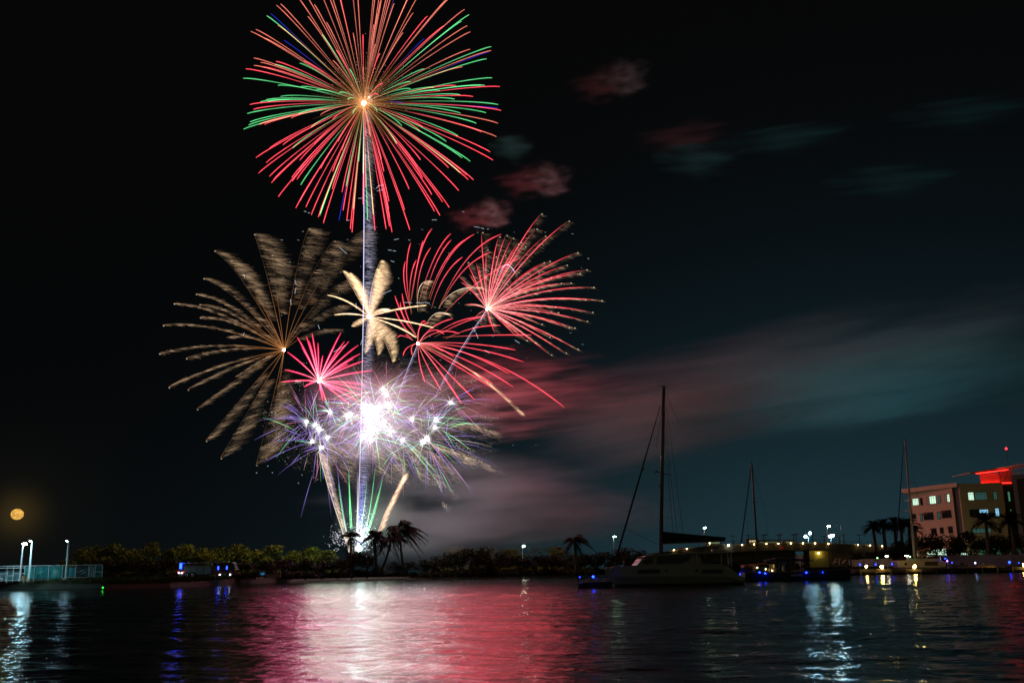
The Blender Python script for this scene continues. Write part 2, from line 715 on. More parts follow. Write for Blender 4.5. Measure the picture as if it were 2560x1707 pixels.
# --- the tall peony at the top
cx, cyy = 909.5, 258.0
top = burst(cx, cyy, 'huge round burst of orange, red, green and blue straight rays at the top', 'aerial fireworks')
core_ball(top, 0.62, CORE_SOFT)
rays = []
N = 204
for i in range(N):
    # even directions on a sphere
    zc = 1 - 2 * (i + 0.5) / N
    ph = i * 2.399963 + rng.normal(0, 0.12)
    ux, uy, ud = math.sqrt(1 - zc * zc) * math.cos(ph), math.sqrt(1 - zc * zc) * math.sin(ph), zc
    ux, uy, ud = ux, uy, ud
    rr = math.hypot(ux, uy)
    R = 298 + 36 * max(0, ux) + 58 * max(0, uy) + rng.normal(0, 9)
    rays.append((rr, ux, uy, ud, R))
rays.sort(key=lambda r: -r[0])
rest = Sparks()
for i, (rr, ux, uy, ud, R) in enumerate(rays):
    t = np.linspace(0.02, 1, 16)
    ext = 1 - (1 - t) ** 1.25
    x = cx + ux * R * ext + 2 * t
    y = cyy - uy * R * ext + 20 * t ** 2.2
    d = FW + ud * R * FW / F * ext
    r = rng.random()
    if uy > 0.36 + 0.16 * rng.normal():
        c = PEACH if r < 0.80 else (BLUE if r < 0.86 else (GREEN if r < 0.96 else RED))
    elif uy > -0.2:
        c = GREEN if r < 0.54 else (RED if r < 0.88 else (BLUE if r < 0.93 else PEACH))
    else:
        c = RED if r < 0.74 else (GREEN if r < 0.985 else BLUE)
    ts = rng.uniform(0.24, 0.42)
    blue = c is BLUE
    if blue:
        R *= 1.04
        x = cx + ux * R * ext + 2 * t
        y = cyy - uy * R * ext + 11 * t ** 2
        ts = rng.uniform(0.5, 0.75)
    inner = GOLD * 0.55
    cc = grad([(0, inner * 1.1), (ts * 0.7, inner * 0.55), (ts, c * 0.5 + inner * .2), (0.8, c * 1.0), (1, c * 1.05)], t)
    ww = np.interp(t, [0, ts, 0.9, 1], [0.8, 1.3, 2.0 if not blue else 1.5, 1.3])
    tgt = Sparks() if i < 100 else rest
    tgt.glow(np.stack([x, y, d], -1), ww, cc)
    if i < 100:
        tgt.build('ray', top)
tag(rest.build('rays_in_front', top), kind='stuff')
S = Sparks()
ng = 620
a = rng.uniform(0, 2 * math.pi, ng)
q = np.abs(rng.normal(0, 42, ng)) * (1 + 0.5 * np.sin(a))
S.dots(np.stack([cx + 12 + q * np.cos(a), cyy - 16 - q * np.sin(a), FW + rng.normal(0, 4, ng)], -1), rng.uniform(0.8, 1.9, ng), np.array((1.0, 0.72, 0.55)) * rng.uniform(0.25, 1.3, (ng, 1)))
tag(S.build('glitter', top), kind='stuff')
S = Sparks()
na = 150
a = rng.uniform(0, 2 * math.pi, na)
q = rng.uniform(30, 135, na)
S.strokes(np.stack([cx + 3 * np.cos(a), cyy - 3 * np.sin(a), np.full(na, FW)], -1), np.stack([cx + q * np.cos(a), cyy - q * np.sin(a), FW + rng.normal(0, 10, na)], -1), 1.0, GOLD * 1.2, GOLD * 0.1)
tag(S.build('inner_rays', top), kind='stuff')

# --- rising tails
def comet(px_path, label, core_col, core_w, fr_w, fr_n, fr_col, ang, ln, D=FW, fade=0.75, w=1.4):
    P = np.array([(x, y, D) for x, y in px_path], float)
    tt = np.linspace(0, 1, 30)
    n = len(P)
    P = np.stack([np.interp(tt * (n - 1), np.arange(n), P[:, k]) for k in range(3)], -1)
    r = empty('rocket_tail', at(px_path[-1][0], px_path[-1][1], D), label, 'firework trail', 'rising rocket tails')
    S = Sparks()
    S.line(P, core_w(tt) if callable(core_w) else core_w, (core_col(tt) if callable(core_col) else core_col) * .8)
    S.build('bright_streak', r)
    S = Sparks()
    fringe(S, P, fr_n, fr_w, ln, ang, fr_col, w=w, fade=fade, jit=1.0, clump=.35)
    tag(S.build('drifting_sparks', r), kind='stuff')
    return r


comet([(909.5, 268), (909, 400), (910, 560), (909, 700), (908, 800), (905, 950), (901, 1120), (897, 1250), (893, 1372)],
      'tall violet white vertical tail rising from the palms to the topmost burst',
      lambda t: grad([(0, (.25, .18, .16)), (.08, (.6, .55, .9)), (.25, (1.0, 1.0, 1.7)), (0.5, (1.0, .95, 1.35)), (0.62, (.6, .58, .8)), (0.85, (.7, .7, 1.0)), (1, (1.3, 1.3, 1.6))], t), 4.2,
      lambda t: np.interp(t, [0, .1, .5, 1], [16, 24, 20, 14]), 3400,
      lambda t: grad([(0, (.30, .22, .18)), (.2, (.36, .33, .44)), (.55, (.40, .38, .56)), (.7, (.28, .27, .42)), (1, (.36, .36, .7))], t), lambda t: 8 + 30 * (t < .25), 13)
comet([(797, 1128), (806, 1165), (820, 1215), (838, 1272), (857, 1330), (873, 1380)], 'thick brown tail curving from the left cluster down to the palms',
      lambda t: grad([(0, (.7, .55, .4)), (1, (1.0, .9, .75))], t), 4.0, lambda t: np.interp(t, [0, .5, 1], [24, 18, 7]), 1500, np.array((.45, .34, .25)), 38, 10, fade=0.5)
comet([(1006, 1192), (992, 1222), (975, 1256), (960, 1288), (945, 1330)], 'orange tan tail leaning right above the small palm',
      lambda t: grad([(0, (.35, .2, .12)), (1, (1.0, .62, .40))], t), 3.5, lambda t: np.interp(t, [0, 1], [13, 14]), 1000, np.array((.58, .35, .22)), -35, 12, fade=0.4)
comet([(1216, 776), (1180, 828), (1140, 892), (1112, 944), (1085, 995)], 'thin dashed violet tail under the right red burst',
      lambda t: grad([(0, (.9, .7, .8)), (1, (.3, .3, .6))], t), 2.2, 7, 260, np.array((.4, .36, .6)), -30, 7)
comet([(1043, 864), (1028, 900), (1012, 940), (1000, 975), (985, 1030)], 'short pale violet tail under the curved red burst',
      lambda t: grad([(0, (.9, .8, 1.0)), (1, (.35, .35, .65))], t), 2.2, 6, 200, np.array((.36, .34, .55)), -30, 6)

# --- green mines fanning up behind the palms
mine = empty('firework_mine', at(893, 1380, FW), 'fan of green and blue streaks shooting up behind the palms', 'firework', 'aerial fireworks')
for x0, y0, xc, yc, x1, y1, col, w in (
        (866, 1330, 853, 1270, 846, 1208, GREEN, 2.6), (868, 1330, 850, 1240, 838, 1130, VIOLET * .8, 1.8), (876, 1320, 874, 1270, 872, 1176, GREEN, 3.2), (880, 1320, 877, 1270, 873, 1205, GREEN * 1.1, 2.6),
        (891, 1350, 893, 1290, 897, 1185, np.array((.9, .8, .6)), 2.6), (902, 1325, 911, 1270, 917, 1205, GREEN, 2.4), (914, 1325, 928, 1270, 938, 1168, GREEN * .9, 2.6), (918, 1330, 938, 1270, 955, 1202, GREEN * 1.2, 3.2),
        (920, 1332, 944, 1268, 957, 1192, GREEN * .7, 2.0), (899, 1370, 903, 1290, 908, 1200, BLUE * .9, 5.0), (895, 1370, 899, 1300, 903, 1180, VIOLET, 3.0), (893, 1375, 894, 1290, 893, 1180, np.array((1, 1, 1.2)), 2.4),
        (888, 1384, 888, 1360, 889, 1330, WHITE * .4, 3), (895, 1384, 896, 1360, 898, 1330, WHITE * .4, 3.4), (904, 1384, 905, 1360, 908, 1335, np.array((.6, 1.5, 1.5)), 3.4)):
    S = Sparks()
    P = bez((x0, y0, FW + 4), (xc, yc, FW + 4), (x1, y1, FW + rng.normal(4, 3)), 12)
    t = np.linspace(0, 1, 12)
    S.glow(P, np.interp(t, [0, .5, 1], [w, w, w * .5]) * .8, grad([(0, col * 1.5 + .35), (.5, col + .1), (1, col * .25)], t), k=3.6, f=.2)
    S.build('streak', mine)
MB().ball(at(905, 1337, FW + 3), 0.35, sx=1.0, sz=4.5).build('launch_flash', CORE_BASE, mine, smooth=True)
MB().ball(at(897, 1370, FW + 3), 0.5, sx=1.3, sz=2.0).build('launch_flash', CORE_BASE, mine, smooth=True)
S = Sparks()
n = 760
P = np.stack([rng.normal(907, 13, n), rng.normal(1334, 24, n), FW + rng.normal(0, 3, n)], -1)
S.dots(P, rng.uniform(1.0, 2.6, n), np.array((1.6, 1.8, 1.8)) * rng.uniform(.3, 1.2, (n, 1)))
n = 190
P = np.stack([rng.normal(848, 15, n), rng.normal(1345, 12, n), FW + rng.normal(0, 3, n)], -1)
S.dots(P, rng.uniform(1.2, 2.8, n), np.array((.9, .9, 1.0)) * rng.uniform(.25, 1.1, (n, 1)))
tag(S.build('ground_sparks', mine), kind='stuff')

# --- red burst on the right with wind-blown tan tails
C = Z3(1172, 763)
rb = burst(*C, 'right-hand red burst with tan drifting tails ending in pale dots', 'aerial fireworks')
core_ball(rb, 0.36, CORE_WHITE)
ends = [(1545, 100, 1), (1735, 150, 1), (1795, 370, 1), (1720, 458, .9), (1860, 490, .8), (1812, 515, .9), (1680, 585, .8), (1748, 582, .6), (1908, 612, 1), (1965, 705, 1), (1850, 698, 1), (1900, 787, 1), (1862, 850, .9),
        (1735, 895, .9), (1775, 897, .7), (1797, 1045, 1), (1714, 1072, 1), (1612, 1085, .8), (1500, 1000, 1), (1440, 985, .9), (1380, 960, .9), (1225, 935, .9), (1195, 880, .6), (1120, 870, .7), (1075, 840, .5), (1010, 735, .8),
        (1040, 730, .5), (985, 575, .9), (960, 530, .6), (1030, 440, .9), (1045, 520, .8), (1095, 440, .9), (1130, 230, .9), (1110, 460, .8), (1165, 350, .7), (1250, 260, 1), (1300, 250, .9), (1345, 270, .8), (1380, 310, .9),
        (1400, 300, .6), (1290, 390, .8), (1225, 400, .7), (1430, 330, .8), (1510, 205, .6), (1570, 255, .6), (1600, 430, .8), (1560, 440, .7), (1515, 620, .7), (1610, 545, .8), (1640, 750, .8), (1660, 790, .6), (1545, 870, .8), (1470, 830, .7), (1600, 960, .7), (1350, 900, .6), (1160, 660, 1)]
rest = Sparks()
FS = Sparks()
for k, (ex, ey, br) in enumerate(ends):
    E = Z3(ex, ey)
    dx, dy = E[0] - C[0], E[1] - C[1]
    L = math.hypot(dx, dy)
    lift = (10 + 0.13 * L) * (0.6 if dy < -100 else 1)
    P = bez((C[0], C[1], FW), (C[0] + dx * .55 - 5, C[1] + dy * .62 - lift * .55, FW + rng.normal(0, 5)), (E[0], E[1], FW + rng.normal(0, 9)), 14)
    t = np.linspace(0, 1, 14)
    S = Sparks()
    S.glow(P, np.interp(t, [0, .3, .85, 1], [1.4, 2.2, 1.9, .8]) * (0.7 + .3 * br), grad([(0, (2.0, .9, .6)), (.15, RED * .75 + .2), (.7, RED * .8), (.88, RED * .35), (1, TAN * .25)], t) * br)
    S.build('red_ray', rb)
    up = abs(dy) / (L + 1e-6)
    fringe(FS, P, int(50 + L * .8), lambda t: (3 + 11 * up) * np.interp(t, [0, .3, 1], [.2, .8, 1]), lambda t: 4 + 8 * t, 14 if dy < 0 else 26,
           lambda t: grad([(0, (.5, .28, .2)), (.3, (.6, .36, .25)), (1, TAN * .4)], t), w=1.2, t0=.08, fade=.8, jit=.6)
    if L > 120:
        FS.dots(np.array([[E[0] + 2, E[1], FW]]), 3.2, np.array([(.9, .8, .55)]))
tag(FS.build('drifting_tail_sparks', rb), kind='stuff')
glow_light(rb, (1.0, 0.10, 0.13), 4.8e4, 18)

# --- curved red burst left of it
C = Z3(685, 1005)
rw = burst(*C, 'curved red willow burst with long hooked arms beside the pale palm burst', 'aerial fireworks')
core_ball(rw, 0.36, CORE_WHITE)
arms = [(640, 800, 575, 470, 635, 300), (645, 790, 560, 560, 597, 430), (630, 740, 690, 300, 785, 200), (640, 700, 690, 380, 722, 285), (675, 690, 690, 440, 775, 335), (625, 720, 625, 500, 675, 420), (690, 720, 800, 330, 917, 235),
        (740, 660, 810, 390, 918, 280), (770, 700, 880, 340, 1080, 240), (760, 690, 860, 380, 1010, 280), (780, 760, 850, 500, 997, 400), (830, 760, 1010, 330, 1268, 240), (850, 730, 990, 440, 1192, 367),
        (860, 800, 1150, 500, 1400, 408), (680, 960, 560, 800, 525, 670), (670, 940, 590, 800, 575, 655), (665, 930, 570, 850, 562, 715), (655, 960, 570, 880, 528, 775), (650, 980, 560, 930, 545, 960), (640, 970, 620, 950, 600, 940),
        (685, 1005, 590, 1020, 582, 1090), (685, 1000, 620, 1010, 648, 1090), (685, 1000, 670, 860, 765, 860), (685, 1000, 690, 830, 740, 850), (690, 1000, 780, 860, 868, 938), (690, 1000, 830, 880, 975, 935),
        (690, 1005, 760, 870, 930, 830), (880, 970, 1080, 870, 1262, 878), (860, 960, 1180, 940, 1480, 945), (800, 960, 1000, 840, 1160, 810), (820, 930, 960, 830, 1110, 820), (700, 1000, 1050, 985, 1370, 1050),
        (700, 1000, 1070, 1010, 1425, 1133), (700, 1000, 960, 1010, 1325, 1215), (700, 1005, 1230, 1060, 1712, 1452), (700, 1005, 1010, 1080, 1352, 1307), (700, 1010, 960, 1130, 1212, 1285), (700, 1015, 930, 1140, 1228, 1327),
        (700, 1015, 860, 1170, 1082, 1397), (695, 1015, 800, 1140, 972, 1395), (695, 1020, 840, 1180, 992, 1425), (690, 1015, 730, 1140, 848, 1330), (685, 1015, 690, 1160, 735, 1272), (690, 1010, 760, 980, 860, 1060), (690, 1000, 800, 1000, 940, 1100)]
for (sx, sy, qx, qy, ex, ey) in arms:
    a, b, c = Z3(sx, sy), Z3(2 * qx - (sx + ex) / 2 if False else qx, qy), Z3(ex, ey)
    dz = rng.normal(0, 9)
    P = bez((*a, FW + 2), (*b, FW + 2 + dz * .5), (*c, FW + 2 + dz), 18)
    t = np.linspace(0, 1, 18)
    S = Sparks()
    near = math.hypot(sx - 685, sy - 1005) < 60
    c0 = (2.0, .4, .35) if near else (.5, .12, .04)
    S.glow(P, np.interp(t, [0, .4, .9, 1], [1.2, 2.1, 2.2, 1.2]), grad([(0, c0), (.35, RED * .6), (.9, RED * .9), (1, RED * .5)], t))
    S.build('red_arm', rw)
S = Sparks()
P = bez((*Z3(700, 1005), FW), (*Z3(1090, 1160), FW), (*Z3(1405, 1502), FW), 18)
S.line(P, 2.6, grad([(0, (.6, .2, .1)), (.6, TAN * 1.2), (1, TAN * .25)], np.linspace(0, 1, 18)))
fringe(S, P, 450, lambda t: 4 + 10 * t, 10, 25, TAN, t0=.45, fade=.4, jit=1)
S.build('tan_arm', rw)
for pts in (((683, 775), (672, 585), (720, 555), (795, 570)), ((832, 760), (900, 620), (1060, 580), (1180, 635)), ((745, 870), (790, 770), (860, 770), (930, 825))):
    S = Sparks()
    a, b, c, d = [np.array((*Z3(*p), FW - 2)) for p in pts]
    t = np.linspace(0, 1, 18)[:, None]
    P = (1 - t) ** 3 * a + 3 * (1 - t) ** 2 * t * b + 3 * (1 - t) * t * t * c + t ** 3 * d
    S.line(P, np.interp(t[:, 0], [0, .5, 1], [1.6, 3.2, 1.4]), grad([(0, TAN * .7), (.5, (1.1, .9, .65)), (1, TAN * .5)], t[:, 0]))
    fringe(S, P, 260, lambda t: np.interp(t, [0, .5, 1], [22, 14, 4]), 12, 10, TAN * .9, t1=.8, jit=1)
    S.build('tan_hook', rw)
glow_light(rw, (1.0, 0.08, 0.15), 3.3e4, 18)

# --- small pink burst
C = Z2(963, 997)
pk = burst(*C, 'small hot pink burst over the left side of the white cluster', 'aerial fireworks')
core_ball(pk, 0.36, CORE_WHITE)
for ex, ey in ((765, 932), (745, 1003), (875, 1032), (780, 830), (838, 745), (862, 800), (890, 740), (905, 765), (923, 722), (940, 850), (957, 778), (985, 850), (1090, 718), (1050, 800), (1110, 770), (1070, 850), (1190, 790), (1135, 770), (1200, 840),
               (1160, 870), (1225, 880), (1130, 900), (1270, 937), (1210, 1045), (1230, 1092), (1190, 1115), (1145, 1135), (1100, 1060), (985, 1112), (1003, 1115), (975, 1060), (1230, 1020), (905, 1010), (1050, 1050)):
    E = Z2(ex, ey)
    dx, dy = E[0] - C[0], E[1] - C[1]
    P = bez((*C, FW - 6), (C[0] + dx * .5, C[1] + dy * .55 - 5, FW - 6), (*E, FW - 6 + rng.normal(0, 6)), 12)
    t = np.linspace(0, 1, 12)
    S = Sparks()
    S.glow(P, np.interp(t, [0, .3, .8, 1], [2.0, 2.8, 2.2, 1.2]), grad([(0, (2.6, .9, .8)), (.25, PINK + (.0, .2, .1)), (.8, PINK), (1, PINK * .5)], t), f=.2)
    S.build('pink_ray', pk)
glow_light(pk, (1.0, 0.08, 0.28), 2.2e4, 13)

# --- pale gold palm burst
C = Z3(340, 818)
pb = burst(*C, 'pale gold star burst with broad feathery petals crossing the tall tail', 'aerial fireworks')
core_ball(pb, 0.4, CORE_SOFT)
for qx, qy, ex, ey, wd, an in ((215, 590, 158, 495, 30, 14), (255, 640, 205, 510, 22, 14), (355, 560, 425, 422, 34, 8), (345, 640, 395, 480, 26, 8), (190, 690, 50, 665, 6, 10), (200, 780, 98, 803, 7, 10), (250, 830, 218, 882, 14, 20), (520, 750, 737, 737, 7, 6), (400, 745, 465, 765, 18, 12),
                               (560, 830, 787, 893, 6, 10), (510, 860, 665, 960, 9, 14), (450, 940, 508, 1135, 26, -28), (375, 930, 405, 1085, 22, -28), (322, 930, 312, 1072, 24, -28)):
    a, b, c = C, Z3(qx, qy), Z3(ex, ey)
    P = bez((*a, FW - 4), (*b, FW - 4), (*c, FW - 4 + rng.normal(0, 5)), 16)
    t = np.linspace(0, 1, 16)
    S = Sparks()
    S.line(P, np.interp(t, [0, .3, 1], [1.2, 2.2, 1.0]), grad([(0, (.7, .4, .28)), (.4, (.75, .5, .28)), (1, (.45, .3, .16))], t) * .9)
    L = math.hypot(c[0] - a[0], c[1] - a[1])
    fringe(S, P, int(320 + 12 * L), lambda t: wd * np.interp(t, [0, .25, .6, .9, 1], [.1, .55, 1, .6, .1]), lambda t: 4 + wd * .3 * np.interp(t, [0, .6, 1], [.3, 1, .3]), an, lambda t: grad([(0, (.3, .17, .11)), (.25, (.6, .37, .22)), (.55, (.75, .48, .27)), (1, (.5, .33, .17))], t) * (.60 if wd > 15 else .42), w=1.5, fade=.5, jit=.5, clump=.25)
    S.build('petal', pb)

# --- faded brocade on the left
C = Z2(762, 818)
br = burst(*C, 'wide fading brown gold willow burst on the left with combed petals', 'aerial fireworks')
core_ball(br, 0.36, CORE_SOFT)
for ex, ey, wd, b_ in ((588, 150, 52, .9), (690, 270, 40, .8), (358, 245, 34, .8), (455, 300, 30, .7), (520, 385, 26, .6), (295, 405, 22, .9), (252, 495, 14, .9), (272, 555, 12, .8), (124, 550, 9, 1.0), (275, 630, 12, .9), (62, 675, 8, 1.2), (40, 838, 7, 1.1), (195, 865, 12, 1.0),
                       (95, 1032, 18, 1.0), (205, 1045, 24, .7), (258, 1158, 26, .7), (310, 1340, 34, .7), (395, 1440, 42, .75), (480, 975, 16, .8), (600, 1480, 46, .5), (655, 1440, 48, .5), (905, 116, 42, .8), (1050, 190, 36, .55), (1215, 130, 40, .35),
                       (1120, 420, 30, .22), (1100, 560, 26, .25), (1050, 700, 22, .25), (430, 745, 9, .7), (590, 630, 12, .8), (870, 665, 12, .5), (620, 735, 8, .6), (700, 1250, 40, .4)):
    E = Z2(ex, ey)
    dx, dy = E[0] - C[0], E[1] - C[1]
    L = math.hypot(dx, dy)
    side = -1 if dx < 0 else 1
    dz = rng.normal(0, 10)
    P = bez((*C, FW + 8), (C[0] + dx * .6 + (4 if dy > 60 else -6), C[1] + dy * .7 - 14 - 0.06 * L, FW + 8 + dz * .5), (*E, FW + 8 + dz), 18)
    t = np.linspace(0, 1, 18)
    S = Sparks()
    S.line(P, np.interp(t, [0, .35, .6, 1], [1.8, 1.4, .8, .9]), grad([(0, GOLD * .9), (.35, GOLD * .4), (.6, TAN * .15), (.9, TAN * .25), (1, (.5, .2, .08))], t) * (0.5 + .5 * b_))
    ang = 10 if dy < 30 else -22
    fringe(S, P, int((60 + L * 1.0) * (0.6 + wd / 45)), lambda t: wd * np.interp(t, [0, .35, .75, .95, 1], [.1, .45, 1, .7, .2]), lambda t: 9 + wd * .35 * t, lambda t: np.interp(t, [0, 1], [ang * .4, ang]),
           lambda t: grad([(0, GOLD), (.4, TAN * .75), (.8, TAN * .95), (1, TAN * .8)], t) * (.22 + .30 * b_), w=1.4, t0=.26, fade=.55, jit=1.4, depth_jit=2)
    if L > 150:
        S.dots(np.array([[E[0] + 1, E[1] + 2, FW + 8 + dz]]), 3.0, np.array([(.9, .8, .6)]) * b_)
    S.build('petal', br)

# --- the white cluster: many small bursts
def flash(x, y, label, n, spread, bias, group, hue, r=0.62, D=None):
    D = D or FW + rng.normal(0, 8)
    C = Z4(x, y)
    b = burst(*C, label, group, D)
    core_ball(b, r * .5, CORE_WHITE)
    S = Sparks()
    m_ = 46
    a_ = rng.uniform(0, 2 * math.pi, m_)
    q_ = np.abs(rng.normal(0, 11, m_)) + 5
    S.strokes(np.tile([[*C, D]], (m_, 1)), np.stack([C[0] + q_ * np.cos(a_), C[1] + q_ * np.sin(a_), D + rng.normal(0, .8, m_)], -1), 1.6, np.array((1.2, 1.15, 1.2)) * (r / .6), np.array((.1, .09, .11)))
    tag(S.build('sparkle', b), kind='stuff')
    for k in range(n):
        a = rng.uniform(0, 2 * math.pi)
        L = spread * rng.uniform(.35, 1.1) / 2.751
        dx, dy = math.cos(a) * L * bias[0] + bias[2] / 2.751 * rng.uniform(.2, 1), math.sin(a) * L * bias[1] + bias[3] / 2.751
        drop = 0.16 * L
        r_ = rng.random()
        col = VIOLET if r_ < hue[0] else (GREEN if r_ < hue[1] else (np.array((.9, .28, .5)) if r_ < hue[2] else np.array((.75, .6, .6))))
        P = bez((*C, D), (C[0] + dx * .55, C[1] + dy * .55 - drop * .4, D), (C[0] + dx, C[1] + dy + drop * .6, D + rng.normal(0, 8)), 10)
        t = np.linspace(0, 1, 10)
        t0 = rng.uniform(0, .55)
        S = Sparks()
        br_ = rng.uniform(.45, 1.0)
        S.line(poly_at(P, lerp(t0, 1, t)), np.interp(t, [0, .5, 1], [1.1, 1.8, .8]), grad([(0, col * .3 + .2), (.45, col * 1.25), (1, col * .45)], t) * br_)
        S.build('star_trail', b)
    return b


GC = 'white flash bursts of the cluster'
HV, HM, HG = (.72, .84, .95), (.45, .68, .86), (.22, .70, .88)
mid_label = 'small white flash in the dense glare crossed by the tall vertical tail'
for x, y in ((850, 370), (910, 380), (960, 375), (1018, 362), (865, 410), (880, 430), (905, 432), (940, 410), (885, 485), (983, 492), (890, 540), (918, 528), (858, 580), (898, 605), (905, 395)):
    flash(x, y, mid_label, 13, 330, (1.15, .95, 0, 0), GC, HM, r=.72)
for x, y, lb, n, sp, bias, hue in (
        (985, 257, 'white flash above the dense glare, upper of two', 13, 300, (1.1, .9, 0, 0), HM), (1008, 293, 'white flash above the dense glare, lower of two', 13, 300, (1.1, .9, 0, 0), HM),
        (760, 430, 'white flash just left of the dense glare, upper of a close pair', 12, 260, (1, 1, -30, 0), HM), (737, 445, 'white flash just left of the dense glare, lower of a close pair', 10, 230, (1, 1, -30, 0), HM),
        (620, 412, 'white flash with short green curls right under the pink burst', 26, 130, (1, .9, 0, -10), HG), (458, 478, 'leftmost white flash of the cluster, thrown out in violet hairs', 22, 330, (1, 1, -50, 0), HV),
        (515, 500, 'white flash beside the leftmost one, between violet hairs', 16, 300, (1, 1, -50, 10), HV), (545, 530, 'bright double white flash in the middle of the violet left group', 18, 300, (1, 1, -40, 10), HV),
        (603, 585, 'white flash on the right side of the violet left group', 14, 260, (1, 1.1, 0, 20), HV), (497, 615, 'white flash at the lower left of the violet group', 26, 330, (1.1, 1, -60, 20), HV),
        (562, 655, 'lowest white flash of the violet left group above the brown tail', 18, 330, (.9, 1.1, -20, 80), HV), (1035, 545, 'white flash under the right edge of the dense glare', 14, 300, (1.1, 1, 30, 20), HM),
        (1183, 460, 'white flash alone between the dense glare and the right pair', 16, 300, (1.2, 1, 40, 0), HG), (1345, 468, 'white flash on the right side, upper of two stacked ones', 18, 330, (1.1, .8, 90, -10), HM),
        (1340, 517, 'white flash on the right side, lower of two stacked ones', 14, 300, (1.1, .8, 90, 10), HM), (1450, 348, 'bluish white flash farthest to the upper right of the cluster', 26, 280, (1.1, .9, 60, -10), HV),
        (1285, 598, 'brightest white flash at the lower right with violet hairs', 34, 380, (1.15, .9, 110, 30), HV), (1260, 618, 'white flash touching the brightest one at the lower right', 12, 320, (1, 1, 30, 80), HM),
        (1118, 605, 'white flash above the orange tan tail', 18, 330, (1, 1.1, 20, 90), HG)):
    flash(x, y, lb, n, sp, bias, GC, hue, r=.9 if 'brightest' in lb or 'bright double' in lb else .6)

# brown sparks falling and drifting out of the cluster
fall = Sparks()
n = 9000
a = rng.uniform(0, 2 * math.pi, n)
q = np.sqrt(rng.uniform(0, 1, n))
px_ = 955 + q * np.cos(a) * 300 + rng.normal(0, 14, n)
py_ = 1050 + q * np.sin(a) * 165 + rng.normal(0, 12, n)
dist = np.hypot((px_ - 960) / 300, (py_ - 1050) / 170)
dirx, diry = (px_ - 950), (py_ - 1000)
nrm = np.hypot(dirx, diry) + 1
mixw = rng.uniform(0, 1, n)
vx = .75 * dirx / nrm + .7
vy = .55 * diry / nrm + .12
ln = rng.uniform(4, 15, n)
A = np.stack([px_, py_, FW + rng.normal(0, 14, n)], -1)
B = A + np.stack([vx * ln, vy * ln, np.zeros(n)], -1)
br_ = .55 * np.clip(1.15 - dist, 0.1, .75) * rng.uniform(.15, 1.0, n)
cc = np.where(rng.random(n)[:, None] < .8, np.array((.62, .45, .32)), np.array((.5, .45, .75))) * br_[:, None]
fall.strokes(A, B, 1.25, cc, cc * .5)
n = 1500
a = rng.uniform(0, 2 * math.pi, n)
q = rng.uniform(.3, 1.05, n)
P = np.stack([950 + q * np.cos(a) * 290, 1050 + q * np.sin(a) * 160 + 10, FW + rng.normal(0, 14, n)], -1)
fall.dots(P, rng.uniform(.8, 1.9, n), np.where(rng.random(n)[:, None] < .78, np.array((.95, .85, .75)), np.array((.9, .15, .15))) * rng.uniform(.2, 1, (n, 1)))
# crackle chains along the rim
for x0, y0, x1, y1 in ((165, 415, 380, 455), (240, 590, 330, 500), (250, 600, 400, 590), (1600, 440, 1780, 460), (1500, 230, 1620, 190), (1340, 860, 1500, 1000), (1280, 870, 1400, 930), (1390, 1040, 1430, 1080), (1600, 720, 1830, 850), (1480, 640, 1600, 690), (980, 800, 1040, 900), (1180, 700, 1260, 830), (370, 200, 430, 210), (1060, 770, 1130, 850)):
    n = 60
    t = rng.uniform(0, 1, n)
    P = np.stack([lerp(Z4(x0, y0)[0], Z4(x1, y1)[0], t) + rng.normal(0, 3, n), lerp(Z4(x0, y0)[1], Z4(x1, y1)[1], t) + rng.normal(0, 3, n), FW + rng.normal(0, 5, n)], -1)
    fall.dots(P, rng.uniform(.8, 1.8, n), np.array((.9, .78, .62)) * rng.uniform(.3, 1, (n, 1)))
# brown combs hanging under the cluster
for x0, y0, x1, y1 in ((1150, 640, 1370, 920), (1100, 640, 1260, 900), (1200, 640, 1500, 900), (1300, 640, 1560, 760), (900, 640, 960, 860), (1020, 640, 1080, 880), (740, 620, 700, 850), (1300, 640, 1700, 800), (640, 640, 560, 760), (1400, 500, 1750, 560)):
    P = bez((*Z4(x0, y0), FW), ((Z4(x0, y0)[0] + Z4(x1, y1)[0]) / 2 + 12, (Z4(x0, y0)[1] + Z4(x1, y1)[1]) / 2 - 14, FW), (*Z4(x1, y1), FW), 12)
    fringe(fall, P, 420, 24, 11, 24, np.array((.40, .29, .20)), w=1.2, fade=.3, jit=4, back=.6)
fo = fall.build('falling_sparks')
tag(fo, 'cloud of brown and white sparks drifting through the white cluster', 'sparks', kind='stuff')

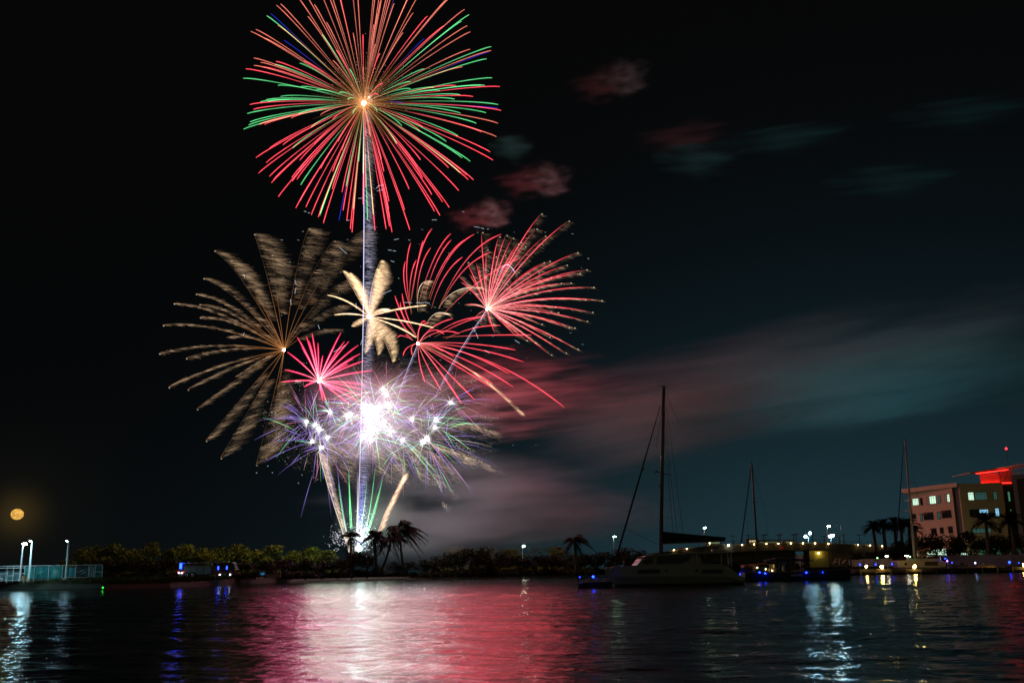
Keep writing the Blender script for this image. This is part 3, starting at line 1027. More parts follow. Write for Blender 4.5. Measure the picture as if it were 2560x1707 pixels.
# faint white dashes of spent stars drifting in the dark
dr = Sparks()
for x, y, dx, dy in ((945, 465, 14, -2), (942, 478, 16, -4), (940, 472, 8, -8), (760, 528, 6, 2), (770, 532, 5, 1), (866, 551, 8, 0), (896, 496, 10, 0), (1080, 550, 12, 0), (1155, 529, 6, 1), (1185, 567, 14, 2), (1202, 570, 8, 2), (1218, 573, 4, 0), (970, 625, 9, 1), (982, 627, 8, 1), (977, 652, 9, 3),
                     (849, 619, 18, 15), (834, 880, 30, -17), (737, 700, 4, 12), (740, 720, -3, 14), (726, 748, 2, 14), (795, 812, 4, 10), (607, 840, 4, -8), (610, 685, 2, 10), (1210, 674, 12, 4), (1287, 850, 12, 8), (1212, 875, 12, 8), (955, 737, 12, -7), (968, 730, 10, -4), (985, 600, 12, -3), (1010, 756, 20, 1), (1040, 757, 20, 0), (1062, 756, 12, 2),
                     (890, 758, 1, 14), (905, 850, -3, 12), (1182, 818, 6, 12), (1190, 832, 5, 14), (1092, 1198, 12, 30), (680, 1180, 2, 2), (745, 1206, 2, 2), (668, 1164, 3, 1), (640, 1181, 3, 1)):
    dr.strokes([[x, y, FW]], [[x + dx, y + dy, FW]], 2.0, [(.55, .65, .75)])
for _ in range(110):
    x, y = rng.uniform(700, 1480), rng.uniform(560, 1180)
    dr.strokes([[x, y, FW]], [[x + rng.uniform(1, 6), y + rng.uniform(0, 2), FW]], 1.7, [np.array((.6, .62, .6)) * rng.uniform(.25, .9)])
S = bez((*Z3(1250, 530), FW), (*Z3(1300, 390), FW), (*Z3(1365, 508), FW), 14)
dr.line(S, [1, 1.5, 2, 2.4, 3, 3.2, 3.2, 3, 3, 3, 3, 3, 3, 2], np.array((.75, .8, 1.2)))
tag(dr.build('spent_star_dashes'), 'scattered pale dashes of burnt-out stars between the bursts', 'sparks', kind='stuff')

# light thrown by the bright middle of the display
fl = flash(930, 450, mid_label, 4, 200, (1, 1, 0, 0), GC, HM, r=.8)
glow_light(fl, (0.97, 0.98, 1.0), 1.9e4, 19)
glow_light(top, (1.0, 0.50, 0.42), 4.5e4, 16)
lm = glow_light(mine, (0.80, 1.0, 0.72), 0.48e4, 12)
lm.location = at(880, 1310, 268) - mine.location


# ------------------------------------------------------------------ smoke lit by the bursts and the lamps, light tints also put into its colours
def smoke_mat(name, col, dens, nscale, stretch, detail=3.0, lo=0.35, hi=0.75, aniso=0.0, warp=1.1):
    m = bpy.data.materials.new(name)
    m.use_nodes = True
    nt = m.node_tree
    nt.nodes.clear()
    o = nt.nodes.new('ShaderNodeOutputMaterial')
    v = nt.nodes.new('ShaderNodeVolumePrincipled')
    v.inputs['Color'].default_value = (*col, 1)
    v.inputs['Anisotropy'].default_value = aniso
    tc = nt.nodes.new('ShaderNodeTexCoord')
    ln = nt.nodes.new('ShaderNodeVectorMath')
    ln.operation = 'LENGTH'
    wz = nt.nodes.new('ShaderNodeTexNoise')
    wz.inputs['Scale'].default_value = 1.4
    wz.inputs['Detail'].default_value = 3
    wm = nt.nodes.new('ShaderNodeMapping')
    wm.inputs['Scale'].default_value = (stretch[0], stretch[1], stretch[2] * .5)
    wm.inputs['Location'].default_value = tuple(rng.uniform(0, 20, 3))
    nt.links.new(tc.outputs['Object'], wm.inputs[0])
    nt.links.new(wm.outputs[0], wz.inputs['Vector'])
    ws = nt.nodes.new('ShaderNodeVectorMath')
    ws.operation = 'SUBTRACT'
    nt.links.new(wz.outputs['Color'], ws.inputs[0])
    ws.inputs[1].default_value = (.5, .5, .5)
    wk = nt.nodes.new('ShaderNodeVectorMath')
    wk.operation = 'SCALE'
    wk.inputs['Scale'].default_value = warp
    nt.links.new(ws.outputs[0], wk.inputs[0])
    wa = nt.nodes.new('ShaderNodeVectorMath')
    wa.operation = 'ADD'
    nt.links.new(tc.outputs['Object'], wa.inputs[0])
    nt.links.new(wk.outputs[0], wa.inputs[1])
    nt.links.new(wa.outputs[0], ln.inputs[0])
    fall_ = nt.nodes.new('ShaderNodeMapRange')
    fall_.interpolation_type = 'SMOOTHSTEP'
    fall_.inputs[1].default_value = .82
    fall_.inputs[2].default_value = 0.0
    fall_.inputs[3].default_value = 0.0
    fall_.inputs[4].default_value = 1.0
    nt.links.new(ln.outputs['Value'], fall_.inputs[0])
    mp = nt.nodes.new('ShaderNodeMapping')
    mp.inputs['Scale'].default_value = stretch
    mp.inputs['Location'].default_value = tuple(rng.uniform(0, 20, 3))
    nt.links.new(tc.outputs['Object'], mp.inputs[0])
    tx = nt.nodes.new('ShaderNodeTexNoise')
    tx.inputs['Scale'].default_value = nscale
    tx.inputs['Detail'].default_value = detail
    nt.links.new(mp.outputs[0], tx.inputs['Vector'])
    mr = nt.nodes.new('ShaderNodeMapRange')
    mr.interpolation_type = 'SMOOTHSTEP'
    mr.inputs[1].default_value = lo
    mr.inputs[2].default_value = hi
    nt.links.new(tx.outputs['Fac'], mr.inputs[0])
    mu = nt.nodes.new('ShaderNodeMath')
    mu.operation = 'MULTIPLY'
    nt.links.new(mr.outputs[0], mu.inputs[0])
    nt.links.new(fall_.outputs[0], mu.inputs[1])
    m2 = nt.nodes.new('ShaderNodeMath')
    m2.operation = 'MULTIPLY'
    nt.links.new(mu.outputs[0], m2.inputs[0])
    m2.inputs[1].default_value = dens
    nt.links.new(m2.outputs[0], v.inputs['Density'])
    nt.links.new(v.outputs[0], o.inputs['Volume'])
    m.cycles.volume_sampling = 'MULTIPLE_IMPORTANCE'
    return m


def smoke(name, px, py, D, rx, ry, rd, material, label, rot=0.0, group=None):
    """ellipsoid of drifting smoke: radii rx, ry given in photo pixels at D, rd in metres"""
    ico = MB().ball((0, 0, 0), 1.0, nu=20, nv=12)
    me = bpy.data.meshes.new(name)
    me.from_pydata(ico.v, [], ico.f)
    me.materials.append(material)
    o = bpy.data.objects.new(name, me)
    COL.objects.link(o)
    o.location = at(px, py, D)
    k = D / F
    o.scale = (rx * k, rd, ry * k)
    o.rotation_euler = (0, R_(rot), 0)
    tag(o, label, 'smoke', group, 'stuff')
    return o


smoke('smoke', 950, 1050, FW + 3, 330, 210, 18, smoke_mat('burst_smoke', (.9, .93, .96), .075, 1.6, (1, 1, 1.5), lo=.2, hi=.8), 'thin smoke glowing white round the flash cluster')
smoke('smoke', 1290, 985, FW + 12, 330, 150, 24, smoke_mat('red_smoke', (.92, .60, .68), .085, 2.6, (1, 1, 6.5), lo=.40, hi=.74), 'reddish smoke drifting right from the bursts', rot=-4)
smoke('smoke', 1580, 1000, FW + 14, 380, 120, 22, smoke_mat('pink_smoke', (.90, .72, .80), .040, 2.8, (1, 1, 6), lo=.40, hi=.76), 'mottled pinkish smoke farther right, behind the tall mast', rot=-6)
smoke('smoke', 1980, 975, FW + 25, 950, 215, 40, smoke_mat('drift_smoke', (.58, .94, .96), .095, 1.8, (1.1, 1, 3.6), lo=.26, hi=.82), 'long grey teal bank of smoke drifting over the marina', rot=-8.0)
smoke('smoke', 1235, 1290, FW + 16, 560, 185, 24, smoke_mat('low_smoke', (.62, .90, .98), .16, 2.0, (1, 1, 1.8), lo=.30, hi=.75), 'low grey smoke hanging behind the coconut palms', rot=-3)
smoke('smoke', 955, 1310, FW + 7, 130, 105, 9, smoke_mat('launch_smoke', (.72, .98, .93), .17, 1.4, (1, 1, 1), lo=.2, hi=.7), 'pale green smoke boiling up at the launch site')
smoke('smoke', 2330, 905, FW + 30, 620, 210, 40, smoke_mat('far_smoke', (.70, .95, .96), .055, 1.8, (1.1, 1, 3.6), lo=.24, hi=.82), 'far teal end of the smoke bank above the office building', rot=-9.0)
PUFF_RED_LIT = smoke_mat('puff_red_lit', (.92, .56, .60), .10, 1.5, (.8, 1, 5.0), lo=.40, hi=.85, warp=1.8)  # red light of the bursts is put into the puff colour
PUFF_W = smoke_mat('puff_pale', (.70, .95, .97), .28, 1.5, (.8, 1, 5.0), lo=.40, hi=.85, warp=1.8)
PUFF_T = smoke_mat('puff_teal', (.14, .76, .75), .20, 1.2, (.6, 1, 5.0), lo=.36, hi=.85, warp=1.6)
for x, y, rx, ry, m_, lb, rt in ((1520, 205, 85, 60, PUFF_RED_LIT, 'reddish smoke puff high in the sky right of the big burst', -9), (1575, 195, 55, 60, PUFF_W, 'pale smoke puff beside the high reddish one', -9),
                                (1330, 450, 75, 55, PUFF_RED_LIT, 'reddish smoke puff right of the big burst, below the high one', -4), (1385, 452, 48, 55, PUFF_W, 'pale smoke puff right of the big burst, below the high one', 0),
                                (1195, 540, 65, 45, PUFF_RED_LIT, 'small reddish smoke puff above the red bursts', -4), (1240, 535, 42, 48, PUFF_W, 'small pale smoke puff above the red bursts', 0),
                                (1740, 335, 130, 50, PUFF_RED_LIT, 'faint pinkish streak of smoke right of the high puffs', -6), (1760, 400, 90, 60, PUFF_T, 'faint dark smoke patch under the pinkish streak', 0),
                                (1995, 345, 150, 45, PUFF_T, 'faint teal streak of smoke in the upper right sky', -7), (2450, 280, 160, 50, PUFF_T, 'faint teal smoke at the right edge of the sky', -5), (2270, 450, 150, 55, PUFF_T, 'faint teal smoke low in the upper right sky', -4),
                                (1290, 370, 50, 34, PUFF_T, 'faint greenish smoke wisps beside the big burst', 0)):
    smoke('smoke', x - rx * .12, y, FW + 6, rx * 1.5, ry * 1.05, 10, m_, lb, rot=rt)

# ------------------------------------------------------------------ moon
D_ = 20000.0
p = at(43, 1285, D_)
mn = MB().ball((0, 0, 0), 1.0, nu=32, nv=20)
mm = bpy.data.materials.new('moon_surface')
mm.use_nodes = True
nt = mm.node_tree
nt.nodes.clear()
o_ = nt.nodes.new('ShaderNodeOutputMaterial')
e_ = nt.nodes.new('ShaderNodeEmission')
tc = nt.nodes.new('ShaderNodeTexCoord')
tx = nt.nodes.new('ShaderNodeTexNoise')
tx.inputs['Scale'].default_value = 2.2
tx.inputs['Detail'].default_value = 5
rp = nt.nodes.new('ShaderNodeValToRGB')
rp.color_ramp.elements[0].position = .38
rp.color_ramp.elements[0].color = (.55, .27, .045, 1)
rp.color_ramp.elements[1].position = .6
rp.color_ramp.elements[1].color = (1.0, .56, .12, 1)
nt.links.new(tc.outputs['Object'], tx.inputs['Vector'])
nt.links.new(tx.outputs['Fac'], rp.inputs[0])
nt.links.new(rp.outputs[0], e_.inputs[0])
e_.inputs[1].default_value = 1.0
nt.links.new(e_.outputs[0], o_.inputs[0])
mo = mn.build('moon', mm, smooth=True)
mo.location = p
s_ = 14.5 / F * D_ * 1.02
mo.scale = (s_, s_, s_ * .9)
tag(mo, 'full yellow moon low in the sky on the left', 'moon')

# ------------------------------------------------------------------ vegetation
def foliage_mat(name, col):
    m = bpy.data.materials.new(name)
    m.use_nodes = True
    nt = m.node_tree
    b = nt.nodes['Principled BSDF']
    b.inputs['Roughness'].default_value = .7
    b.inputs['Specular IOR Level'].default_value = .12
    oi = nt.nodes.new('ShaderNodeObjectInfo')
    tc = nt.nodes.new('ShaderNodeTexCoord')
    tx = nt.nodes.new('ShaderNodeTexNoise')
    tx.inputs['Scale'].default_value = 1.3
    tx.inputs['Detail'].default_value = 3
    nt.links.new(tc.outputs['Object'], tx.inputs['Vector'])
    ad = nt.nodes.new('ShaderNodeMath')
    ad.operation = 'MULTIPLY_ADD'
    nt.links.new(oi.outputs['Random'], ad.inputs[0])
    ad.inputs[1].default_value = .6
    nt.links.new(tx.outputs['Fac'], ad.inputs[2])
    rp = nt.nodes.new('ShaderNodeValToRGB')
    rp.color_ramp.elements[0].position = .3
    rp.color_ramp.elements[0].color = (*[c * .6 for c in col], 1)
    rp.color_ramp.elements[1].position = 1.15 if False else 1.0
    rp.color_ramp.elements[1].color = (col[0] * 1.7, col[1] * 1.45, col[2] * 1.1, 1)
    nt.links.new(ad.outputs[0], rp.inputs[0])
    nt.links.new(rp.outputs[0], b.inputs['Base Color'])
    return m


M_LEAF = foliage_mat('mangrove_leaves', (.068, .120, .010))
M_LEAF_D = foliage_mat('darkened_leaves', (.014, .022, .009))  # darkened leaf copy: backlit shade of bank and waterside trees put into colour
M_PALM = foliage_mat('palm_fronds', (.010, .016, .008))
M_BARK = mat('bark', (.10, .08, .06), .9, noise=.4, nscale=4, bump=.4)


def leaf_cloud(lobes, n, size, r):
    """leaf quads through the volume of several lobes (cx,cy,cz,rx,ry,rz)"""
    lobes = np.array(lobes, float)
    wgt = lobes[:, 3] * lobes[:, 4] * lobes[:, 5]
    k = r.choice(len(lobes), n, p=wgt / wgt.sum())
    d = r.normal(0, 1, (n, 3))
    d /= np.linalg.norm(d, axis=1, keepdims=True)
    rad = r.uniform(.45, 1.06, n) ** .6
    c = lobes[k, :3] + d * lobes[k, 3:] * rad[:, None]
    c[:, 2] = np.maximum(c[:, 2], .15)
    nrm = d + r.normal(0, .7, (n, 3))
    nrm /= np.linalg.norm(nrm, axis=1, keepdims=True)
    u = np.cross(nrm, r.normal(0, 1, (n, 3)))
    u /= np.linalg.norm(u, axis=1, keepdims=True) + 1e-9
    v = np.cross(nrm, u)
    s = size * r.uniform(.55, 1.3, n)[:, None]
    q = np.stack([c - u * s, c - v * s * .45, c + u * s, c + v * s * .45], 1).reshape(-1, 3)
    return q, np.arange(n * 4).reshape(-1, 4)


def broadleaf(seed, h, w, label, cat, loc, leafmat, n=2200, low=-.06, name='broadleaf_tree', size=.34, group=None):
    r = np.random.default_rng(seed)
    t = empty(name, (0, 0, 0), label, cat, group)
    lobes = []
    nl = 15
    for i in range(nl):
        a = r.uniform(0, 2 * math.pi)
        q = w * .5 * r.uniform(.1, .85)
        z = h * r.uniform(.34, .90)
        s = w * r.uniform(.10, .25)
        lobes.append((q * math.cos(a), q * math.sin(a), z, s, s, s * r.uniform(.7, 1.05)))
    for i in range(10):
        a = i * .628 + r.uniform(-.3, .3)
        lobes.append((w * .40 * math.cos(a), w * .40 * math.sin(a), h * (low + .16), w * .24, w * .24, h * .20))
    lobes.append((0, 0, h * .82, w * .22, w * .22, h * .17))
    q, f = leaf_cloud(lobes, n, size, r)
    me = np_mesh('crown', q, f, None, leafmat)
    link('crown', me, None, t)
    m = MB()
    m.tube([(0, 0, -.6), (.05, 0, h * .25), (0, .1, h * .5)], [w * .035, w * .028, w * .018], 7)
    for L in lobes[:6]:
        m.tube([(0, .03, h * r.uniform(.15, .4)), (L[0] * .5, L[1] * .5, L[2] * .75), (L[0], L[1], L[2])], [w * .016, w * .011, w * .005], 5)
    m.build('trunk', M_BARK, t)
    t.location = loc
    return t


NTH = ['first', 'second', 'third', 'fourth', 'fifth', 'sixth', 'seventh', 'eighth', 'ninth', 'tenth', 'eleventh', 'twelfth', 'thirteenth', 'fourteenth', 'fifteenth', 'sixteenth', 'seventeenth', 'eighteenth', 'nineteenth', 'twentieth']

# row of mangroves and bushes on the left shore, lit by the display
protos = [broadleaf(20 + i, 8.0, 7.2, 'x', 'tree', (0, 0, 0), M_LEAF, n=3600, name='shore_tree', size=.30) for i in range(6)]
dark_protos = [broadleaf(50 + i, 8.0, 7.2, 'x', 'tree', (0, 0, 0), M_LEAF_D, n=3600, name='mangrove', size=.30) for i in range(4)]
used = {}


def shore_tree(px, top, D, zb, wpx, label, group):
    """tree standing at photo column px, its top at photo row top"""
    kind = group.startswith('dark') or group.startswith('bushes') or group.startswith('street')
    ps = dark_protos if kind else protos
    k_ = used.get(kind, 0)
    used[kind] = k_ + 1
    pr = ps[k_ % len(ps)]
    base = at(px, 1430, D)
    tp = at(px, top + random.uniform(-5, 4), D)
    wpx *= random.uniform(.95, 1.35)
    h = tp.z - zb
    k = h / 8.0
    kw = wpx * D / F / 7.2
    loc = (base.x, base.y, zb)
    if k_ < len(ps):
        o = pr
        o.location = loc
        o.rotation_euler = (0, 0, random.uniform(0, 6.28))
        o.scale = (kw, kw, k)
        o['label'] = label
        o['group'] = group
    else:
        o = dup(pr, loc, random.uniform(0, 6.28), (kw, kw, k), label, group)
    return o


for i, (px, top) in enumerate(((158, 1402), (205, 1372), (238, 1366), (282, 1362), (330, 1372), (376, 1357), (420, 1372), (468, 1362), (512, 1370), (545, 1366), (592, 1360), (640, 1372), (684, 1366), (730, 1376), (772, 1372))):
    shore_tree(px, top, 268 + 6 * math.sin(i * 1.9), 1.3, 78, 'lit olive tree, %s from the court fence in the back row along the left shore' % NTH[i], 'lit trees along the left shore')
for i, (px, top) in enumerate(((262, 1400), (300, 1404), (352, 1398), (405, 1402), (612, 1402), (662, 1404), (706, 1400))):
    shore_tree(px, top, 203 + 3 * math.sin(i * 2.3), 1.4, 66, 'low dark bush before the lit tree row, %s from the court fence' % NTH[i], 'bushes before the lit tree row')
for i, (px, top, w_) in enumerate(((818, 1380, 70), (770, 1384, 64))):
    shore_tree(px, top, 262 + i * 3, 1.0, w_, ('bright green tree next to the thick brown tail' if i == 0 else 'bright green tree left of the one next to the brown tail'), 'bright green trees near the launch site')
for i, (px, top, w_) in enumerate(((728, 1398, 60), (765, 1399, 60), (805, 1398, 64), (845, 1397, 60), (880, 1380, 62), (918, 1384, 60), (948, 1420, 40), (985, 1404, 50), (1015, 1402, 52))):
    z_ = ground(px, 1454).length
    o = shore_tree(px, top, 226 if px < 860 else 246, .8, w_, 'backlit mangrove on the waterline below the palms, %s counted from the sign board' % NTH[i], 'dark waterside mangroves')
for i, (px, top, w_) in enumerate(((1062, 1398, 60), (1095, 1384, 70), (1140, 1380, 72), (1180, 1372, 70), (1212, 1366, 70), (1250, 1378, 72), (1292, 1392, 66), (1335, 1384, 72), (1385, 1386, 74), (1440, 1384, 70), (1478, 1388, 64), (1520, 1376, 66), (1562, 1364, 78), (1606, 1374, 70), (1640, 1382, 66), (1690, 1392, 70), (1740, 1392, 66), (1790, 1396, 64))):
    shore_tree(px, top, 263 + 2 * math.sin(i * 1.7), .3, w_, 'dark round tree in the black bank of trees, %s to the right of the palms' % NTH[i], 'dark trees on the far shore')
for i, (px, top, w_) in enumerate(((1150, 1362, 96), (1215, 1360, 90), (1275, 1362, 96), (1395, 1358, 100))):
    shore_tree(px, top + 6, 330, .9, w_, 'dim brownish tree rising behind the dark far bank, %s right of the palms' % NTH[i], 'dim trees behind the far bank')
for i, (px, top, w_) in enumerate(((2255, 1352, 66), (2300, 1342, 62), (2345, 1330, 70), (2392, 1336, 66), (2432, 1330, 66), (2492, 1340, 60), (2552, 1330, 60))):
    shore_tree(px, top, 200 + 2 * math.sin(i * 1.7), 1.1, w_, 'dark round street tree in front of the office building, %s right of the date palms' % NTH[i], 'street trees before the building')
for i, (px, top, w_) in enumerate(((2150, 1384, 50), (2190, 1378, 50), (2225, 1374, 50))):
    shore_tree(px, top, 205, 1.0, w_, 'low bush under the date palms beside the bridge wall, %s from the bridge' % NTH[i], 'bushes under the date palms')
for i, (px, top, w_) in enumerate(((1985, 1378, 26), (2018, 1382, 18))):
    shore_tree(px, top, 262, .9, w_, ('small dark shrub under the bridge on the left of the pale gap' if i == 0 else 'small dark shrub under the bridge beside the lit wall'), 'shrubs under the bridge')


def palm(px0, py0, px1, py1, D, flen, nf, label, wind=0.0, kind='coconut', zb=.9, name='coconut_palm', group=None, seed=1, lean=0.0):
    """trunk from (px0,py0) to the crown at (px1,py1); flen frond length in photo pixels"""
    r = np.random.default_rng(seed)
    k = D / F
    top_ = at(px1, py1, D)
    base = at(px0, py0, D)
    base.z = zb
    t = empty(name, base, label, 'palm tree', group)
    n = 9
    pts = []
    for i in range(n):
        u = i / (n - 1)
        p_ = base.lerp(top_, u)
        p_.x += lean * k * math.sin(u * math.pi)
        pts.append(p_)
    r0 = (2.6 if kind == 'coconut' else 4.2) * k
    MB().tube(pts, [r0 * (1.25 - .4 * i / (n - 1)) for i in range(n)], 8).build('trunk', M_BARK, t, smooth=True)
    V, Q = [], []
    nv = 0
    L0 = flen * k
    for i in range(nf):
        a = 2 * math.pi * i / nf + r.uniform(-.25, .25)
        el = r.uniform(-.75, 1.35) if kind == 'coconut' else r.uniform(-.35, 1.3)
        L = L0 * r.uniform(.8, 1.1)
        d = np.array((math.cos(a) * math.cos(el), math.sin(a) * math.cos(el), math.sin(el)))
        d[0] += wind * (.35 + .5 * math.sin(el))
        d /= np.linalg.norm(d)
        m_ = 10
        u = np.linspace(0, 1, m_)
        sag = (.62 if kind == 'coconut' else .36) * L
        P = np.array(top_)[None] + d[None] * (L * u)[:, None] * (1 - .12 * u[:, None])
        P[:, 2] -= sag * u ** 2.1
        P[:, 0] += wind * L * .45 * u ** 2
        T = np.gradient(P, axis=0)
        T /= np.linalg.norm(T, axis=1, keepdims=True)
        side = np.cross(T, np.array((0, 0, 1.0)))
        side /= np.linalg.norm(side, axis=1, keepdims=True) + 1e-6
        nl = 26
        for s_ in (-1, 1):
            uu = np.linspace(.08, .99, nl)
            B = np.stack([np.interp(uu, u, P[:, c]) for c in range(3)], -1)
            TT = np.stack([np.interp(uu, u, T[:, c]) for c in range(3)], -1)
            SS = np.stack([np.interp(uu, u, side[:, c]) for c in range(3)], -1) * s_
            ll = L * .25 * np.sin(np.clip(uu * 1.05 + .12, 0, 1) * math.pi) ** .6 * r.uniform(.8, 1.15, nl)
            dr_ = (.75 if kind == 'coconut' else .05)
            dirs = SS * .8 + TT * .75 + np.array((wind * .35, 0, -dr_))[None] + r.normal(0, .08, (nl, 3))
            if kind != 'coconut':
                dirs[:, 2] += .25
            dirs /= np.linalg.norm(dirs, axis=1, keepdims=True)
            wd_ = L * .020
            A1, A2 = B - TT * wd_, B + TT * wd_
            C2 = B + dirs * ll[:, None]
            V.append(np.stack([A1, A2, C2 + TT * wd_ * .25, C2 - TT * wd_ * .25], 1).reshape(-1, 3))
            Q.append(np.arange(nl * 4).reshape(-1, 4) + nv)
            nv += nl * 4
        up = np.cross(side, T)
        rw_ = L * .012
        ring = np.stack([P + side * rw_, P + up * rw_, P - side * rw_, P - up * rw_], 1).reshape(-1, 3)
        q = []
        for j in range(m_ - 1):
            for c in range(4):
                q.append((j * 4 + c, j * 4 + (c + 1) % 4, (j + 1) * 4 + (c + 1) % 4, (j + 1) * 4 + c))
        V.append(ring)
        Q.append(np.array(q) + nv)
        nv += len(ring)
    me = np_mesh('crown', np.concatenate(V) - np.array(base)[None], np.concatenate(Q), None, M_PALM)
    link('crown', me, None, t)
    return t


palm(877, 1400, 877, 1342, 244, 44, 18, 'dark coconut palm standing right in the launch glare', wind=.15, seed=3, group='coconut palms')
palm(942, 1436, 936, 1343, 240, 54, 22, 'coconut palm with an upright trunk and drooping fronds right of the launch glare', wind=.15, seed=4, group='coconut palms')
palm(946, 1436, 978, 1346, 239, 54, 22, 'coconut palm with a slanting trunk crossing its upright neighbour', wind=.32, seed=5, lean=4, group='coconut palms')
palm(1009, 1412, 998, 1322, 243, 68, 32, 'tallest coconut palm with its fronds blown to the right', wind=.42, seed=6, group='coconut palms')
palm(1440, 1398, 1436, 1350, 245, 52, 22, 'lone coconut palm above the dark bank left of the yacht', wind=.25, seed=8, group='coconut palms')
for i, (x0, x1, y1) in enumerate(((2193, 2183, 1318), (2216, 2208, 1314), (2244, 2236, 1311), (2256, 2253, 1313), (2276, 2272, 1311))):
    palm(x0, 1400, x1, y1, 206 - i, 36, 40, 'date palm with a stiff feathery crown, %s from the bridge in the row' % NTH[i], kind='date', name='date_palm', seed=20 + i, group='date palms in a row', zb=1.0)
palm(2474, 1400, 2464, 1303, 192, 46, 44, 'date palm in front of the olive facade, under its lit blue windows', kind='date', name='date_palm', seed=31, group='date palms before the building', zb=1.1)
palm(2540, 1400, 2527, 1301, 191, 44, 44, 'date palm in front of the glass stair strip at the right', kind='date', name='date_palm', seed=32, group='date palms before the building', zb=1.1)
palm(2292, 1400, 2288, 1326, 190, 30, 24, 'date palm hidden half behind the right mast at the left end of the building', kind='date', name='date_palm', seed=33, group='date palms before the building', zb=1.1)

# ------------------------------------------------------------------ lamps
M_POLE = mat('white_pole_paint', (.72, .74, .74), .45)
M_STEEL = mat('galvanised_steel', (.42, .44, .45), .45, metal=.6)
M_DARK = mat('dark_metal', (.02, .02, .022), .5)
L_COURT = emit('court_lamp_lens', (.46, .86, 1.0), 240)
L_COURT_DIM = emit('court_lamp_dim', (.45, .80, 1.0), 160)
L_FLOOD = emit('flood_lens', (.36, .78, 1.0), 210)
L_STREET = emit('street_lamp_lens', (.92, 1.0, .72), 90)
L_STREET_G = emit('green_street_lens', (.50, 1.0, .62), 90)
L_WARM = emit('warm_lens', (1.0, .66, .26), 34)
L_DOCK = emit('dock_lamp_lens', (1.0, .60, .14), 170)
L_DOCK2 = emit('dock_lamp_lens_dim', (1.0, .62, .2), 70)
L_WHITE = emit('white_lens', (1.0, .93, .75), 60)
L_BLUE = emit('blue_lens', (.008, .03, 1.0), 16)
L_BLUE2 = emit('blue_lens_dim', (.008, .035, 1.0), 13)
L_GREEN = emit('green_lens', (.01, 1.0, .06), 6)
L_RED = emit('red_lens', (1.0, .01, .02), 12)


def lamp_post(px, py_lamp, D, zb, lens, label, arm=0.0, r=.16, group=None, cat='street lamp', name='street_lamp', pole_r=.07, px_base=None, pole_mat=None, head='street', lr=.2):
    tp = at(px, py_lamp, D)
    bx = tp.x
    base = Vector((bx, tp.y, zb))
    t = empty(name, base, label, cat, group)
    pm = pole_mat or M_STEEL
    m = MB()
    m.tube([base, base + Vector((0, 0, .25))], pole_r * 2.0, 8)
    m.tube([base + Vector((0, 0, .25)), (bx, tp.y, tp.z + .12)], [pole_r * 1.15, pole_r * .75], 8)
    if arm:
        m.tube([(bx, tp.y, tp.z + .10), (bx + arm * .5, tp.y, tp.z + .3), (bx + arm, tp.y, tp.z + .28)], pole_r * .6, 6)
    m.build('pole', pm, t, smooth=False)
    c = Vector((bx + arm, tp.y, tp.z + (.25 if arm else .1)))
    MB().box(c, (.62, .34, .13)).build('lamp_head', M_DARK if lens else pm, t, bevel=.03)
    if lens:
        MB().ball(c + Vector((0, 0, -.12)), lr, sx=1.3, sy=1.0, sz=.55, nu=8, nv=6).build('lens', lens, t, smooth=True)
    return t


def pz(px, D, z):
    p = at(px, 1430, D)
    return Vector((p.x, p.y, z))


def zat(py, D, px=1280):
    return at(px, py, D).z


def pcolumn(px, py, D, z):
    p = at(px, py, D)
    return Vector((p.x, p.y, z))


# ------------------------------------------------------------------ the floodlit court on the left
M_FRAME = mat('fence_tube', (.62, .66, .66), .4, metal=.3)
M_SCREEN = mat('windscreen_cloth', (.012, .17, .17), .85, noise=.45, nscale=.9)
M_SCREEN2 = mat('printed_cloth', (.03, .05, .06), .8, noise=.9, nscale=.55)
M_SCREEN3 = mat('pale_cloth', (.14, .26, .28), .8, noise=.35, nscale=1.2)
M_PALE = mat('pale_print', (.45, .55, .5), .7)
M_WHITE = mat('white_plastic', (.8, .8, .78), .4)
M_TAN = mat('tan_plastic', (.45, .36, .16), .6, noise=.2)
M_CONC = mat('concrete', (.34, .33, .30), .85, noise=.25, nscale=2, bump=.2)
DC, ZC = 160.0, 1.5


def fence_run(pxs, D, ytop, label, panels, mid=None, group=None):
    """chain of posts and rails with cloth panels; pxs post columns"""
    a, b = pz(pxs[0], D, ZC), pz(pxs[-1], D, ZC)
    t = empty('court_fence', a, label, 'fence', group)
    h = lambda px: at(px, ytop(px), D).z
    for px in pxs:
        MB().tube([pz(px, D, ZC - .2), pz(px, D, h(px))], .045, 6).build('post', M_FRAME, t)
    MB().tube([pz(pxs[0], D, h(pxs[0])), pz(pxs[-1], D, h(pxs[-1]))], .045, 6).build('top_rail', M_FRAME, t)
    if mid:
        for x0, x1, y in mid:
            MB().tube([at(x0, y, D), at(x1, y, D)], .04, 6).build('middle_rail', M_FRAME, t)
    MB().tube([pz(pxs[0], D, ZC + .12), pz(pxs[-1], D, ZC + .12)], .025, 5).build('bottom_rail', M_FRAME, t)
    for x0, x1, yt, yb, m_ in panels:
        n = 10
        vs, fs = [], []
        for i in range(n + 1):
            px = x0 + (x1 - x0) * i / n
            off = .05 * math.sin(i * 1.7 + x0)
            for yy in (yb, yt):
                p = at(px, yy, D + .12)
                vs.append((p.x, p.y + off, max(p.z, ZC + .03)))
        for i in range(n):
            fs.append((2 * i, 2 * i + 2, 2 * i + 3, 2 * i + 1))
        m = MB().add(vs, fs)
        o = m.build('windscreen', m_, t)
        sd = o.modifiers.new('thickness', 'SOLIDIFY')
        sd.thickness = .02
    return t


